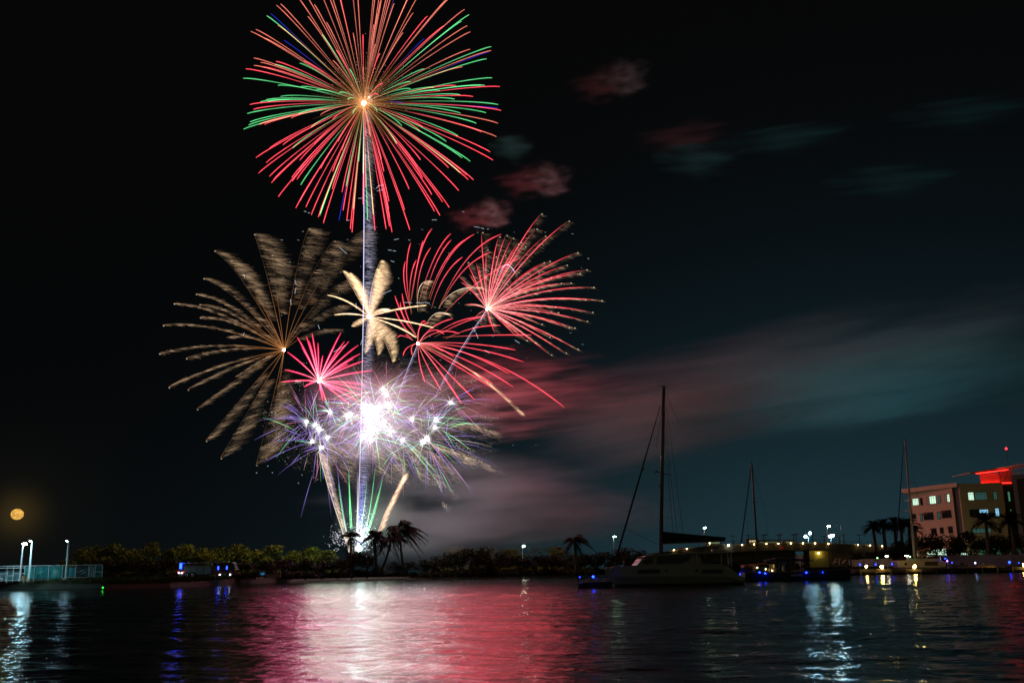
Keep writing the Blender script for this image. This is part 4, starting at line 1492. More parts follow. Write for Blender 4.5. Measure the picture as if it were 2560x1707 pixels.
top_l = lambda px: 1415.0 - 3.8 * px / 256
cf = fence_run([-16, 18.5, 33.5, 61, 86, 121.5, 155.5, 188.5, 221.5, 238, 255.5], DC, top_l, 'long court fence hung with dark printed teal cloth panels under the floodlights',
               [(62, 85, 1417, 1447, M_SCREEN), (86, 121, 1416, 1446.5, M_SCREEN), (122, 155, 1415, 1446, M_SCREEN), (156, 188, 1418, 1443, M_SCREEN3 if False else M_SCREEN), (190, 220, 1416, 1441, M_SCREEN2), (222, 237, 1414, 1442, M_SCREEN3), (238, 255, 1413, 1444, M_SCREEN)],
               mid=[(-16, 17, 1433.5), (35, 60, 1432.5), (19, 33, 1438.5), (233, 255, 1429), (168, 221, 1442.5)])
# printed emblem and lettering-sized strokes on the middle panel
ec = at(138.7, 1429, DC - .05)
MB().disc(ec, .36, (0, -1, 0), .012, 20, r_in=.30).disc(ec + Vector((0, -.002, -.02)), .15, (0, -1, 0), .012, 12, r_in=.08).build('emblem', M_PALE, cf)
m = MB()
for i in range(9):
    m.box((ec.x - .50 + i * .125, ec.y, ec.z - .56), (.08 if i != 5 else .03, .012, .05))
m.build('caption', M_PALE, cf)
for x0, y0, x1, y1, w_ in ((92, 1433, 109, 1428, .22), (193, 1430, 212, 1424, .3), (200, 1436, 216, 1428, .25)):
    a, b = at(x0, y0, DC - .05), at(x1, y1, DC - .05)
    d = Vector((0, 0, w_))
    MB().prism([a, a.lerp(b, .5) - d * .4, b, b + d * .3, a.lerp(b, .5) + d * .5], (0, .012, 0)).build('picture', M_SCREEN3, cf)
# low wall of the players' shelter behind the gate
t = empty('court_shelter', pz(25, DC + 4, ZC), 'pale teal shelter wall behind the court gate at the left edge', 'shelter')
p0, p1 = pz(-20, DC + 4, ZC), pz(53, DC + 4, ZC)
zt = zat(1423, DC + 4, 20)
MB().box(((p0.x + p1.x) / 2, p0.y, (ZC + zt) / 2), (p1.x - p0.x, .2, zt - ZC)).build('wall', M_SCREEN3, t)
MB().box(((p0.x + p1.x) / 2 + .1, p0.y - .5, zat(1419.5, DC + 4, 20)), (p1.x - p0.x + .5, 1.6, .12)).build('roof', M_POLE, t, bevel=.02)
for px in (-8, 15, 33, 52):
    MB().tube([pz(px, DC + 3.3, ZC), pz(px, DC + 3.3, zat(1420, DC + 3.3, px))], .05, 6).build('post', M_FRAME, t)
# light poles
cl = lamp_post(57.5, 1361, DC - 3, ZC, L_COURT, 'blazing court floodlight on a white pole, nearest the left edge', arm=.25, pole_r=.13, pole_mat=M_POLE, lr=.30, cat='floodlight', name='court_floodlight', group='court light poles')
for px, lb in ((80.5, 'white court light pole just right of the blazing one'), (172, 'white court light pole standing alone before the printed panels')):
    lp = lamp_post(px, 1354, DC - 1.2, ZC, L_COURT_DIM, lb, arm=-.35, pole_r=.17, pole_mat=M_POLE, lr=.10, cat='floodlight', name='court_floodlight', group='court light poles')
    MB().disc(pcolumn(px, 1354, DC - 1.2, ZC - .05), .42, (0, 0, 1), .38, 12).build('footing', M_CONC, lp)
lamp_post(-45, 1350, DC - 8, ZC, emit('near_court_lens', (.52, .88, 1.0), 1000), 'second blazing court floodlight just past the left edge of the court', arm=.25, pole_r=.13, pole_mat=M_POLE, lr=.26, cat='floodlight', name='court_floodlight', group='court light poles')
# bin and chair
b0 = pz(61.5, DC - 5, ZC)
t = empty('litter_bin', b0, 'tan litter bin with a dark lid standing by the court fence', 'litter bin')
MB().box(b0 + Vector((0, 0, .36)), (.55, .55, .72)).build('bin_body', M_TAN, t, bevel=.04)
MB().box(b0 + Vector((0, 0, .76)), (.64, .64, .09)).box(b0 + Vector((0, 0, .84)), (.4, .4, .08)).build('lid', M_DARK, t, bevel=.03)
c0 = pz(3, DC - 5, ZC)
t = empty('plastic_chair', c0, 'white plastic chair by the court gate at the very left edge', 'chair')
MB().box(c0 + Vector((0, 0, .43)), (.5, .5, .05)).build('seat', M_WHITE, t, bevel=.015)
MB().box(c0 + Vector((-.22, 0, .72)), (.05, .48, .55)).build('backrest', M_WHITE, t, bevel=.015)
for sx in (-.2, .2):
    for sy in (-.2, .2):
        MB().box(c0 + Vector((sx, sy, .2)), (.05, .05, .42)).build('leg', M_WHITE, t)
# lit path along the water on top of the bank
mb = MB()
vs, fs = [], []
pp = [(-40, 1.505), (0, 1.505), (60, 1.505), (130, 1.505), (200, 1.505), (256, 1.505), (330, 1.505), (430, 1.50), (520, 1.48), (600, 1.41)]
for px, z in pp:
    e = None
    for k in range(len(shore) - 1):
        if shore[k][0] <= px <= shore[k + 1][0]:
            f = (px - shore[k][0]) / (shore[k + 1][0] - shore[k][0])
            e = ground(px, shore[k][1] * (1 - f) + shore[k + 1][1] * f)
    d = Vector((e.x, e.y, 0)).normalized()
    for off in (5.2, 9.0):
        q = e + d * off
        vs.append((q.x, q.y, z + .05))
for i in range(len(pp) - 1):
    fs.append((2 * i, 2 * i + 2, 2 * i + 3, 2 * i + 1))
mb.add(vs, fs)
tag(mb.build('path', mat('pale_gravel', (.30, .28, .20), .9, noise=.4, nscale=1.5)), 'pale gravel path along the top of the bank', kind='structure')
# grass fringe of the bank
V, Q = [], []
r = np.random.default_rng(5)
n = 9000
px = r.uniform(-20, 640, n)
sy = np.interp(px, [s[0] for s in shore], [s[1] for s in shore])
G = np.array([ground(a, b) for a, b in zip(px, sy)])
dn = G / np.linalg.norm(G[:, :2], axis=1, keepdims=True)
off = r.uniform(2.2, 5.4, n)
B = G + dn * off[:, None]
B[:, 2] = np.interp(off, [2.2, 4.2, 6], [1.0, 1.5, 1.52]) * np.interp(px, [0, 430, 700], [1, 1, .85])
hh = r.uniform(.12, .42, n)
sd = np.stack([r.normal(0, .06, n), r.normal(0, .06, n), np.zeros(n)], -1)
tp_ = B + np.stack([r.normal(0, .1, n), r.normal(0, .1, n), hh], -1)
q4 = np.stack([B - sd - (0, 0, .08), B + sd - (0, 0, .08), tp_ + sd * .2, tp_ - sd * .2], 1).reshape(-1, 3)
g = link('grass', np_mesh('grass', q4, np.arange(n * 4).reshape(-1, 4), None, mat('grass_blades', (.07, .085, .03), .9)))
tag(g, 'tufts of grass along the edge of the left bank', 'grass', kind='stuff')
# green channel light on the bank
g0 = ground(258, 1474)
g0 = Vector((g0.x, g0.y - .2, 0))
t = empty('channel_light', g0, 'small green channel light at the foot of the left bank', 'marker light')
MB().tube([g0 + Vector((0, 0, -.5)), g0 + Vector((0, 0, .28))], .06, 8).build('stake', M_DARK, t)
MB().ball(g0 + Vector((0, 0, .36)), .10).build('lens', L_GREEN, t, smooth=True)

# ------------------------------------------------------------------ fire engine on the left shore
M_ENGINE = mat('engine_paint', (.10, .012, .012), .35, noise=.2)
M_ENGINE_G = mat('roller_shutter', (.20, .21, .22), .45, metal=.5, noise=.2, nscale=6)
M_GLASSD = mat('dark_glass', (.01, .012, .015), .08)
M_CHROME = mat('chrome', (.6, .62, .64), .2, metal=1)
M_TYRE = mat('tyre_rubber', (.012, .012, .012), .9)
M_GOLD = mat('gold_stripe', (.55, .38, .10), .5)
DT, ZT = 188.0, 1.5
k = DT / F
X = lambda px: pz(px, DT, 0).x
e0 = Vector((X(515), DT, ZT))
t = empty('fire_engine', e0, 'dark fire engine parked on the shore with blue beacons and white lights on', 'fire engine')
y0 = DT
zt = lambda py, px=515: at(px, py, DT).z
W_ = 2.5
xb0, xb1 = X(446), X(530)      # body
xc0, xc1 = X(530), X(586)      # cab
ztop = zt(1411)
MB().box(((xb0 + xb1) / 2, y0 + W_ / 2, (zt(1437) + ztop) / 2), (xb1 - xb0, W_, ztop - zt(1437))).build('body', M_ENGINE, t, bevel=.06)
sh = [(460, 474), (476, 490), (492, 508), (510, 527)]
for a, b in sh:
    MB().box(((X(a) + X(b)) / 2, y0 - .012, (zt(1434) + zt(1416)) / 2), (X(b) - X(a), .05, zt(1416) - zt(1434))).build('shutter', M_ENGINE_G, t, bevel=.01)
MB().box(((X(460) + X(527)) / 2, y0 - .02, zt(1414.6)), (X(527) - X(460), .06, .07)).build('stripe', M_GOLD, t)
cab = [(xc0, 0, zt(1438)), (xc1, 0, zt(1438)), (xc1 + .05, 0, zt(1424)), (xc1 - .45, 0, zt(1406)), (xc0, 0, zt(1405))]
MB().prism([Vector((a, y0, c)) for a, b, c in cab], (0, W_, 0)).build('cab', M_ENGINE, t, bevel=.07)
for a, b in ((548, 558), (562, 575)):
    w = MB().box(((X(a) + X(b)) / 2, y0 - .012, (zt(1420) + zt(1409)) / 2), (X(b) - X(a), .04, zt(1409) - zt(1420))).build('cab_window', M_GLASSD, t, bevel=.01)
MB().prism([Vector((xc1 + .03, y0 + .25, zt(1422))), Vector((xc1 + .03, y0 + W_ - .25, zt(1422))), Vector((xc1 - .40, y0 + W_ - .25, zt(1407.5))), Vector((xc1 - .40, y0 + .25, zt(1407.5)))], (.05, 0, .02)).build('windscreen', mat('dull_glass', (.01, .012, .015), .6, spec=.1), t)
MB().box((xc1 + .15, y0 + .2, zt(1412)), (.10, .28, .5)).build('mirror', mat('mirror_blue', (.10, .35, .55), .3), t, bevel=.03)
MB().box((X(533), y0 + .3, zt(1411)), (1.0, .6, .55)).build('pump_panel', M_CHROME, t, bevel=.05)
m = MB()
for q in range(7):
    m.ball((X(531) + .22 * (q % 3), y0 - .06, zt(1419) - .28 * (q // 3)), .08)
m.build('pump_gauge', M_CHROME, t)
for dy in (.4, 2.1):
    pass
m = MB()
for dy in (.75, 1.65):
    m.tube([(X(448), y0 + dy, ztop + .34), (X(566), y0 + dy, ztop + .46)], .06, 6)
for q in range(16):
    f_ = q / 15
    m.tube([(X(448) + (X(566) - X(448)) * f_, y0 + .75, ztop + .34 + .12 * f_), (X(448) + (X(566) - X(448)) * f_, y0 + 1.65, ztop + .34 + .12 * f_)], .035, 5)
m.build('ladder', M_CHROME, t)
for px in (467, 482, 563):
    c = Vector((X(px), y0 - .06, ZT + .52))
    w = MB().disc(c, .52, (0, 1, 0), .34, 18).build('wheel', M_TYRE, t)
    MB().disc(c + Vector((0, -.03, 0)), .27, (0, 1, 0), .05, 14, r_in=.12).build('rim', M_CHROME, w)
MB().box(((xb0 + xc1) / 2, y0 + .02, zt(1441.5)), (xc1 - xb0 - .6, .12, .10)).build('running_board', M_CHROME, t)
for px, py, sz in ((451.5, 1414, (.42, .10, 1.0)), (545.5, 1419, (.20, .10, .62)), (567, 1418.5, (.20, .10, .62))):
    MB().box((X(px), y0 - .10, zt(py, px)), sz).build('beacon', L_BLUE2, t, bevel=.03)
for px, py in ((448, 1431.5), (455, 1431.5), (550, 1436), (576, 1435.5)):
    MB().ball((X(px), y0 - .12, zt(py, px)), .13).build('work_light', emit('work_light_lens', (.6, .85, 1.0), 9), t, smooth=True)
for px in (459, 445):
    MB().ball((X(px), y0 - .06, zt(1429.5, px)), .07).build('tail_light', emit('tail_lens', (1.0, .03, .05), 10), t, smooth=True)
MB().box((X(451.5), y0 - .10, zt(1438)), (1.0, .16, .12)).build('rear_bumper', M_CHROME, t, bevel=.03)
# sign board and low wall right of the engine
s0 = pz(655, 182, 1.3)
t = empty('sign_board', s0, 'small pale framed sign board with a blue oval near the shore', 'sign')
a, b = at(648, 1438, 182), at(663, 1427, 182)
MB().box(((a.x + b.x) / 2, a.y, (a.z + b.z) / 2), (b.x - a.x, .06, b.z - a.z)).build('board', mat('board_dark', (.05, .06, .06), .6), t)
m = MB()
m.box(((a.x + b.x) / 2, a.y - .04, b.z), (b.x - a.x + .1, .08, .09)).box((a.x, a.y - .04, (a.z + b.z) / 2), (.09, .08, b.z - a.z - .06))
m.build('frame', mat('frame_pale', (.6, .5, .46), .6), t)
MB().ball(((a.x + b.x) / 2 + .1, a.y - .05, a.z + .30), .42, sy=.06, sz=.55, nu=14, nv=8).build('oval', emit('lit_sign_oval', (.05, .30, .60), .35, 'NONE'), t)
for px in (650, 661):
    MB().tube([pz(px, 182.06, 1.1), (pz(px, 182.06, 0).x, 182.06, a.z)], .05, 6).build('leg', M_DARK, t)
w0, w1 = pz(664, 186, 1.2), pz(702, 190, 1.2)
m = MB().prism([w0, w1, w1 + Vector((0, 0, zat(1434.5, 190, 700) - 1.2)), w0 + Vector((0, 0, zat(1434.5, 186, 665) - 1.2))], (0, .3, 0))
tag(m.build('low_wall', mat('tan_wall', (.50, .36, .20), .85, noise=.2), origin=w0), 'low tan wall between the sign board and the backlit mangroves', 'wall')

# ------------------------------------------------------------------ single street lamps in the distance
lamp_post(1306, 1366, 290, .9, L_STREET, 'pale street lamp above the dark far bank, left of the yacht', arm=.35, pole_r=.09, pole_mat=M_POLE, group='street lamps', lr=.26)
lamp_post(1533.5, 1342, 275, .9, L_STREET_G, 'greenish street lamp between the lone palm and the yacht forestay', arm=.3, pole_r=.10, pole_mat=M_POLE, group='street lamps', lr=.30)
lamp_post(1759.5, 1320, 300, .9, L_STREET_G, 'greenish street lamp peeping over the blue sail cover', arm=.3, pole_r=.10, pole_mat=M_POLE, group='street lamps', lr=.32)
lamp_post(2067.5, 1316, 275, 5.0, L_STREET, 'tall lit street lamp on the bridge between the two floodlights', arm=.45, pole_r=.10, pole_mat=M_POLE, group='street lamps', lr=.34)
lamp_post(2101, 1313, 278, 5.0, None, 'tall unlit street lamp right of the lit one on the bridge', arm=-.7, pole_r=.10, group='street lamps')
for px, py, lb in ((2020, 1337, 'pair of blazing white floodlights on a pole behind the bridge, the left pole'), (2076, 1340, 'blazing white floodlight behind the bridge, right of the tall lit lamp')):
    b0 = pz(px, 345, 1)
    t = empty('floodlight', b0, lb, 'floodlight', 'floodlights behind the bridge')
    tp = at(px, py, 345)
    MB().tube([b0, (tp.x + .3, tp.y + .3, tp.z)], [.2, .12], 8).build('pole', M_POLE, t)
    MB().box((tp.x, tp.y + .35, tp.z), (2.6, .4, 1.2)).build('lamp_head', M_DARK, t)
    bl = bpy.data.lights.new('smoke_fill_spot', 'SPOT')  # added upward spot to light the smoke, not a beam of the floodlight
    bl.energy = 3.4e4
    bl.color = (.22, .85, 1.0)
    bl.spot_size = R_(125)
    bl.spot_blend = .9
    bl.shadow_soft_size = .6
    bo = bpy.data.objects.new('smoke_fill_spot', bl)
    COL.objects.link(bo)
    bo.parent = t
    bo.location = Vector((tp.x, tp.y - .9, tp.z + .9)) - b0
    bo.rotation_euler = (-Vector((.15, -.25, 1.0))).to_track_quat('Z', 'Y').to_euler()
    offs = ((-.9, -.55), (.8, .6)) if px < 2050 else ((0, 0), (.9, .3))
    for ox, oz in offs:
        MB().ball((tp.x + ox, tp.y, tp.z + oz), .42, sy=.5).build('lens', L_FLOOD, t, smooth=True)

# ------------------------------------------------------------------ bridge
M_BRIDGE = mat('bridge_concrete', (.085, .08, .06), .9, noise=.3, nscale=.8, bump=.3)
M_BRWALL = mat('bridge_wall_stone', (.16, .125, .085), .9, noise=.35, nscale=1.3, bump=.5)
DB = 255.0
br_pts = [(1600, 1392), (1640, 1384), (1688, 1376), (1720, 1372), (1775, 1364), (1820, 1362.5), (1860, 1360.5), (1900, 1359), (1950, 1358), (2000, 1357.6), (2050, 1358), (2075, 1359), (2145, 1362), (2175, 1363.5), (2205, 1365.5), (2300, 1371)]
bd = empty('road_bridge', pz(1950, DB, .7), 'low arched road bridge lined with small yellow lamps behind the boats', 'bridge')
vs, fs = [], []
for px, py in br_pts:
    a = at(px, py, DB)
    zb_ = max(1.2, a.z - (1.75 if px < 2076 else 1.75))
    for (y, z) in ((DB, zb_), (DB, a.z), (DB + 11, a.z), (DB + 11, zb_)):
        vs.append((a.x, y, z))
n = len(br_pts)
for i in range(n - 1):
    for c in range(4):
        fs.append((i * 4 + c, i * 4 + (c + 1) % 4, (i + 1) * 4 + (c + 1) % 4, (i + 1) * 4 + c))
fs += [(3, 2, 1, 0), ((n - 1) * 4, (n - 1) * 4 + 1, (n - 1) * 4 + 2, (n - 1) * 4 + 3)]
MB().add(vs, fs).build('deck', M_BRIDGE, bd)
m = MB()
for i in range(n - 1):
    a, b = at(br_pts[i][0], br_pts[i][1], DB), at(br_pts[i + 1][0], br_pts[i + 1][1], DB)
    m.prism([a + Vector((0, -.25, .0)), b + Vector((0, -.25, .0)), b + Vector((0, -.25, .22)), a + Vector((0, -.25, .22))], (0, .5, 0))
m.build('kerb', mat('bridge_kerb', (.33, .30, .20), .8, noise=.2), bd)
m = MB()
for i in range(3, n - 1):
    a, b = at(br_pts[i][0], br_pts[i][1], DB), at(br_pts[i + 1][0], br_pts[i + 1][1], DB)
    for h in (.55, 1.0):
        m.tube([a + Vector((0, .4, h)), b + Vector((0, .4, h))], .035, 5)
    for q in range(4):
        p = a.lerp(b, q / 4)
        m.tube([p + Vector((0, .4, 0)), p + Vector((0, .4, 1.0))], .03, 5)
m.build('railing', M_DARK, bd)
a, b = at(2023, 1376, DB + .4), at(2073, 1396, DB + .4)
MB().box(((a.x + b.x) / 2, DB + 3.2, (a.z - .3) / 2 + .3), (b.x - a.x, 5, a.z + .2)).build('abutment', mat('abutment_paint', (.42, .34, .12), .85, noise=.25, nscale=1.5, bump=.4), bd)
a = at(2074, 1361, DB + .2)
b = at(2330, 1374, DB + .2)
MB().prism([(a.x, DB + .25, .3), (b.x, DB + .25, .3), (b.x, DB + .25, b.z - .25), (at(2145, 1364, DB).x, DB + .25, at(2145, 1364, DB).z - .2), (a.x, DB + .25, a.z - .25)], (0, 2, 0)).build('side_wall', M_BRWALL, bd)
a, b, c = at(1560, 1390, DB + .3), at(1862, 1377, DB + .3), at(1986, 1377, DB + .3)
MB().prism([(a.x, DB + .3, .3), (c.x, DB + .3, .3), (c.x, DB + .3, c.z), (b.x, DB + .3, b.z), (a.x, DB + .3, a.z - .8)], (0, 2, 0)).build('side_wall', mat('dark_green_wall', (.035, .036, .024), .95, noise=.5, nscale=.7, bump=.5), bd)  # dark wall put in for the dim greenery under the beam
# yellow lamps along the parapet
for i, (px, py) in enumerate(((1685, 1374), (1717, 1371), (1774, 1357), (1821, 1362), (1855, 1361), (1885.5, 1359.5), (1916, 1358.5), (1946, 1357.7), (1977, 1357.3), (2007, 1357), (2037.6, 1357.3), (2071, 1358.3), (2145, 1360.8), (2175, 1362.5), (2205, 1364.3))):
    p = at(px, py, DB - .4)
    t = empty('parapet_lamp', p, 'small yellow lamp on the bridge parapet, %s from the left end' % NTH[i], 'lamp', 'yellow lamps along the bridge')
    MB().box(p + Vector((0, .12, .05)), (.34, .16, .14)).build('housing', M_DARK, t)
    MB().ball(p + Vector((0, -.05, -.03)), .12 if px != 1821 else .17).build('lens', L_WARM if px != 1821 else L_WHITE, t, smooth=True)
# dark posts with flat umbrella-like tops along the bridge
proto_post = None
for i, (px, py, dd) in enumerate(((1832, 1340, 1), (1871.5, 1339, 1), (1908, 1339, 1), (1913, 1337, 6), (1946, 1338.5, 1), (1950, 1336.5, 6), (1984, 1338.5, 1), (1990, 1336, 6), (2031, 1337, 6), (2060, 1341, 1), (2098, 1342.5, 1), (2109, 1337, 6), (2148, 1338, 1))):
    D_ = DB + dd
    tp = at(px, py, D_)
    zb_ = zat(1361, D_, px)
    lb = 'dark lamp post with a flat palm-like top on the bridge, %s from the left' % NTH[i]
    g = 'dark decorative posts on the bridge'
    base = Vector((tp.x, tp.y, zb_))
    if proto_post is None:
        H_ = 2.6
        proto_post = empty('decorative_post', (0, 0, 0), lb, 'lamp post', g)
        MB().tube([(0, 0, -.4), (0, 0, H_)], [.13, .08], 7).build('pole', M_DARK, proto_post)
        m = MB()
        for q in range(8):
            a = q * math.pi / 4
            c_, s_ = math.cos(a), math.sin(a)
            m.prism([(0, 0, H_ - .05), (c_ * .55 - s_ * .12, s_ * .55 + c_ * .12, H_ + .16), (c_ * .95, s_ * .95, H_ + .05), (c_ * .55 + s_ * .12, s_ * .55 - c_ * .12, H_ + .16)], (0, 0, .06))
        m.tube([(0, 0, H_), (0, 0, H_ + .45)], .05, 5)
        m.build('fronds', M_DARK, proto_post)
        proto_post.location = base
        proto_post.scale = (1, 1, (tp.z - zb_) / H_)
    else:
        dup(proto_post, base, random.uniform(0, .7), (1, 1, (tp.z - zb_) / 2.6), lb, g)
# red diamond board on the beam, white wall and wall lamp under the bridge
p = at(1955, 1369, DB - .15)
m = MB().prism([p + Vector((-.62, 0, 0)), p + Vector((0, 0, -.7)), p + Vector((.62, 0, 0)), p + Vector((0, 0, .7))], (0, .06, 0))
tag(m.build('clearance_board', mat('board_red', (.55, .05, .03), .6), origin=p), 'red diamond board on the dark side of the bridge beam', 'sign')
a, b = at(1988, 1377, 300), at(2024, 1400, 300)
m = MB().box(((a.x + b.x) / 2 + 1, 300, 2.6), (b.x - a.x + 9, .3, 4.4))
tag(m.build('pale_wall', mat('pale_plaster', (.55, .58, .55), .8, noise=.15), origin=(a.x, 300, .6)), 'pale wall seen through the gap under the bridge', 'wall')
p = at(2046, 1381.5, DB + .4)
t = empty('wall_lamp', p, 'yellow wall lamp shining down the abutment under the bridge', 'lamp')
MB().box(p + Vector((0, .12, .12)), (.4, .3, .12)).build('hood', M_DARK, t)
MB().ball(p + Vector((0, -.2, -.02)), .17).build('lens', emit('abutment_lens', (1.0, .80, .18), 55), t, smooth=True)
# lit kiosk roof and greenery lights beyond the bridge deck
for i, (x0, x1, y0_, y1_, col) in enumerate(((1873, 1892, 1349.5, 1355, (1, .9, .45)), (1900, 1944, 1353.4, 1355.2, (.55, 1, .7)), (1965, 1984, 1353.4, 1355.2, (.8, 1, .5)), (1776, 1800, 1354, 1359, (.75, 1, .55)), (1700, 1728, 1373, 1376, (1, .6, .3)))):
    a, b = at(x0, y1_, 330), at(x1, y0_, 330)
    t = empty('lit_building', (a.x, 330, 1), ['small building with a bright yellow window strip beyond the bridge', 'low building with a long greenish window strip beyond the bridge', 'low building with a short yellowish window strip beyond the bridge', 'building with greenish windows under the end of the sail cover', 'low building with a dull orange window strip beyond the ramp'][i], 'building', 'far buildings beyond the bridge')
    MB().box(((a.x + b.x) / 2, 331.5, (b.z + .5) / 2 + .3), (b.x - a.x + .6, 2.6, b.z + .1)).build('wall', M_BRWALL, t)
    nn = max(2, int((x1 - x0) / 5))
    for q in range(nn):
        f0, f1 = q / nn, (q + .8) / nn
        MB().box((a.x + (b.x - a.x) * (f0 + f1) / 2, 330.14, (a.z + b.z) / 2), ((b.x - a.x) * (f1 - f0), .06, b.z - a.z)).build('window', emit('far_window_%d' % i, col, (.55, .25, .3, .2, .2)[i], 'NONE'), t)

# ------------------------------------------------------------------ catamaran yacht
M_HULL = mat('yacht_gelcoat', (.40, .40, .34), .35, noise=.06, nscale=.6)
M_ANTI = mat('antifouling', (.015, .015, .02), .7)
M_SAILBAG = mat('sail_cover', (.012, .016, .035), .85, noise=.3, nscale=2)
M_SPAR = mat('spar_grey', (.22, .22, .21), .45, metal=.3)
M_SPARW = mat('spar_pale', (.62, .56, .52), .45)
M_WIRE = mat('rigging_wire', (.03, .03, .032), .4, metal=.5)
M_RAILB = mat('stainless_rail', (.55, .57, .58), .25, metal=.9)
DY = 102.0
KY = DY / F
yt = empty('catamaran', pz(1695, DY, 0), 'big pale catamaran yacht with a tall dark mast moored in the harbour', 'sailing boat')
P_ = lambda px, py, dy=0.0: at(px, py, DY + dy)


def hull_mesh(prof, y_c, half, tuck=.55):
    """prof: list of (px, py_sheer, py_bottom, width factor) from bow to stern"""
    m = MB()
    vs, fs = [], []
    for px, ps, pb, wf in prof:
        a, b = P_(px, ps), P_(px, pb)
        zs, zb_ = a.z, max(b.z, -.35)
        for yy, z, g in ((-half * wf, zs, 1), (-half * wf * 1.02, (zs * .45 + zb_ * .55), 1), (-half * wf * tuck, zb_, 1), (half * wf * tuck, zb_, 1), (half * wf, (zs * .45 + zb_ * .55), 1), (half * wf, zs, 1)):
            vs.append((a.x, DY + y_c + yy, z))
    n = len(prof)
    for i in range(n - 1):
        for c in range(6):
            fs.append((i * 6 + c, i * 6 + (c + 1) % 6, (i + 1) * 6 + (c + 1) % 6, (i + 1) * 6 + c))
    fs.append(tuple(range(5, -1, -1)))
    fs.append(tuple((n - 1) * 6 + c for c in range(6)))
    return m.add(vs, fs)


prof = [(1526, 1420, 1458, .05), (1532, 1417, 1461, .35), (1550, 1415, 1462, .7), (1590, 1413, 1463, .95), (1660, 1411, 1463, 1.0), (1750, 1409.5, 1463, 1.0), (1800, 1410, 1463, .97), (1822, 1416, 1463, .93), (1840, 1430, 1462, .9), (1850, 1439, 1462, .88), (1863, 1441, 1460, .85)]
hh_ = []
for yc in (.9, 6.4):
    hl = hull_mesh(prof, yc, .95).build('hull', M_HULL, yt, smooth=False, bevel=.04)
    hh_.append(hl)
y_s = DY - .07
for a0, a1, b0, b1 in ((1595, 1649, 1422, 1432), (1755, 1806, 1422, 1432), (1661, 1669, 1424.5, 1427.5), (1736.5, 1745, 1422.5, 1427)):
    p, q = P_(a0, b1), P_(a1, b0)
    MB().box(((p.x + q.x) / 2, DY - .09, (p.z + q.z) / 2), (q.x - p.x, .10, q.z - p.z)).build('hull_window', M_GLASSD, hh_[0], bevel=.02)
p, q = P_(1536, 1460), P_(1858, 1454)
MB().box(((p.x + q.x) / 2, DY + .38, .10), (q.x - p.x, 1.2, .34)).build('boot_stripe', M_ANTI, hh_[0])
p, q = P_(1560, 1417), P_(1800, 1414)
MB().box(((p.x + q.x) / 2, DY + 3.6, (p.z + q.z) / 2 - .25), (q.x - p.x, 6.6, .35)).build('bridge_deck', M_HULL, yt, bevel=.03)
# coach roof
cab = [(1592, 1413), (1606, 1395), (1625, 1389.5), (1700, 1384), (1742, 1382), (1752, 1394), (1758, 1411)]
MB().prism([P_(a, b, 1.2) for a, b in cab], (0, 4.9, 0)).build('coach_roof', M_HULL, yt, bevel=.08)
MB().prism([P_(a, b, 1.14) for a, b in ((1641, 1409), (1645, 1390.5), (1728, 1388.5), (1722, 1401), (1700, 1407.5))], (0, .12, 0)).build('saloon_window', M_GLASSD, yt)
MB().prism([P_(a, b, 1.13) for a, b in ((1604, 1405), (1614, 1397), (1634, 1396), (1630, 1408), (1612, 1409))], (0, .12, 0)).build('front_window', M_GLASSD, yt)
p, q = P_(1604, 1393), P_(1833, 1379)
MB().prism([P_(1604, 1391.5, .9), P_(1640, 1385.5, .9), P_(1735, 1379.5, .9), P_(1834, 1378.5, .9), P_(1834, 1381.5, .9), P_(1735, 1384, .9), P_(1640, 1389.5, .9)], (0, 5.5, 0)).build('hard_top', M_HULL, yt, bevel=.03)
MB().prism([P_(1604, 1391, .88), P_(1613, 1388.7, .88), P_(1613, 1390.4, .88), P_(1606, 1391.8, .88)], (0, .04, 0)).build('roof_lamp', emit('reddish_lamp', (1.0, .35, .40), .35, 'NONE'), yt)
for px, b in ((1741, 1408), (1802.5, 1410), (1819, 1412), (1827, 1416)):
    MB().tube([P_(px + 1.5, b, 1.1), P_(px, 1381, 1.1)], .045, 6).build('post', M_RAILB, yt)
MB().tube([P_(1755, 1408, 1.0), P_(1764, 1387, 1.0)], .05, 6).build('post', mat('red_webbing', (.5, .08, .06), .6), yt)
MB().box(P_(1787, 1375.5, 3) + Vector((0, 0, 0)), (.65, .8, .22)).build('roof_hatch', M_HULL, yt, bevel=.04)
m = MB()
for px in (1530, 1536.5):
    m.tube([P_(px, 1416, .9), P_(px, 1402, .9)], .03, 5)
m.tube([P_(1528, 1404, .9), P_(1538, 1403.5, .9)], .03, 5)
m.build('bow_rail', M_RAILB, yt)
m = MB()
for px in (1560, 1590, 1620, 1660, 1700, 1740, 1780):
    m.tube([P_(px, 1415, .12), P_(px, 1405.5, .12)], .016, 4)
m.tube([P_(1538, 1406, .12), P_(1660, 1404.5, .12), P_(1800, 1403, .12)], .012, 4)
m.build('guard_rail', M_RAILB, yt)
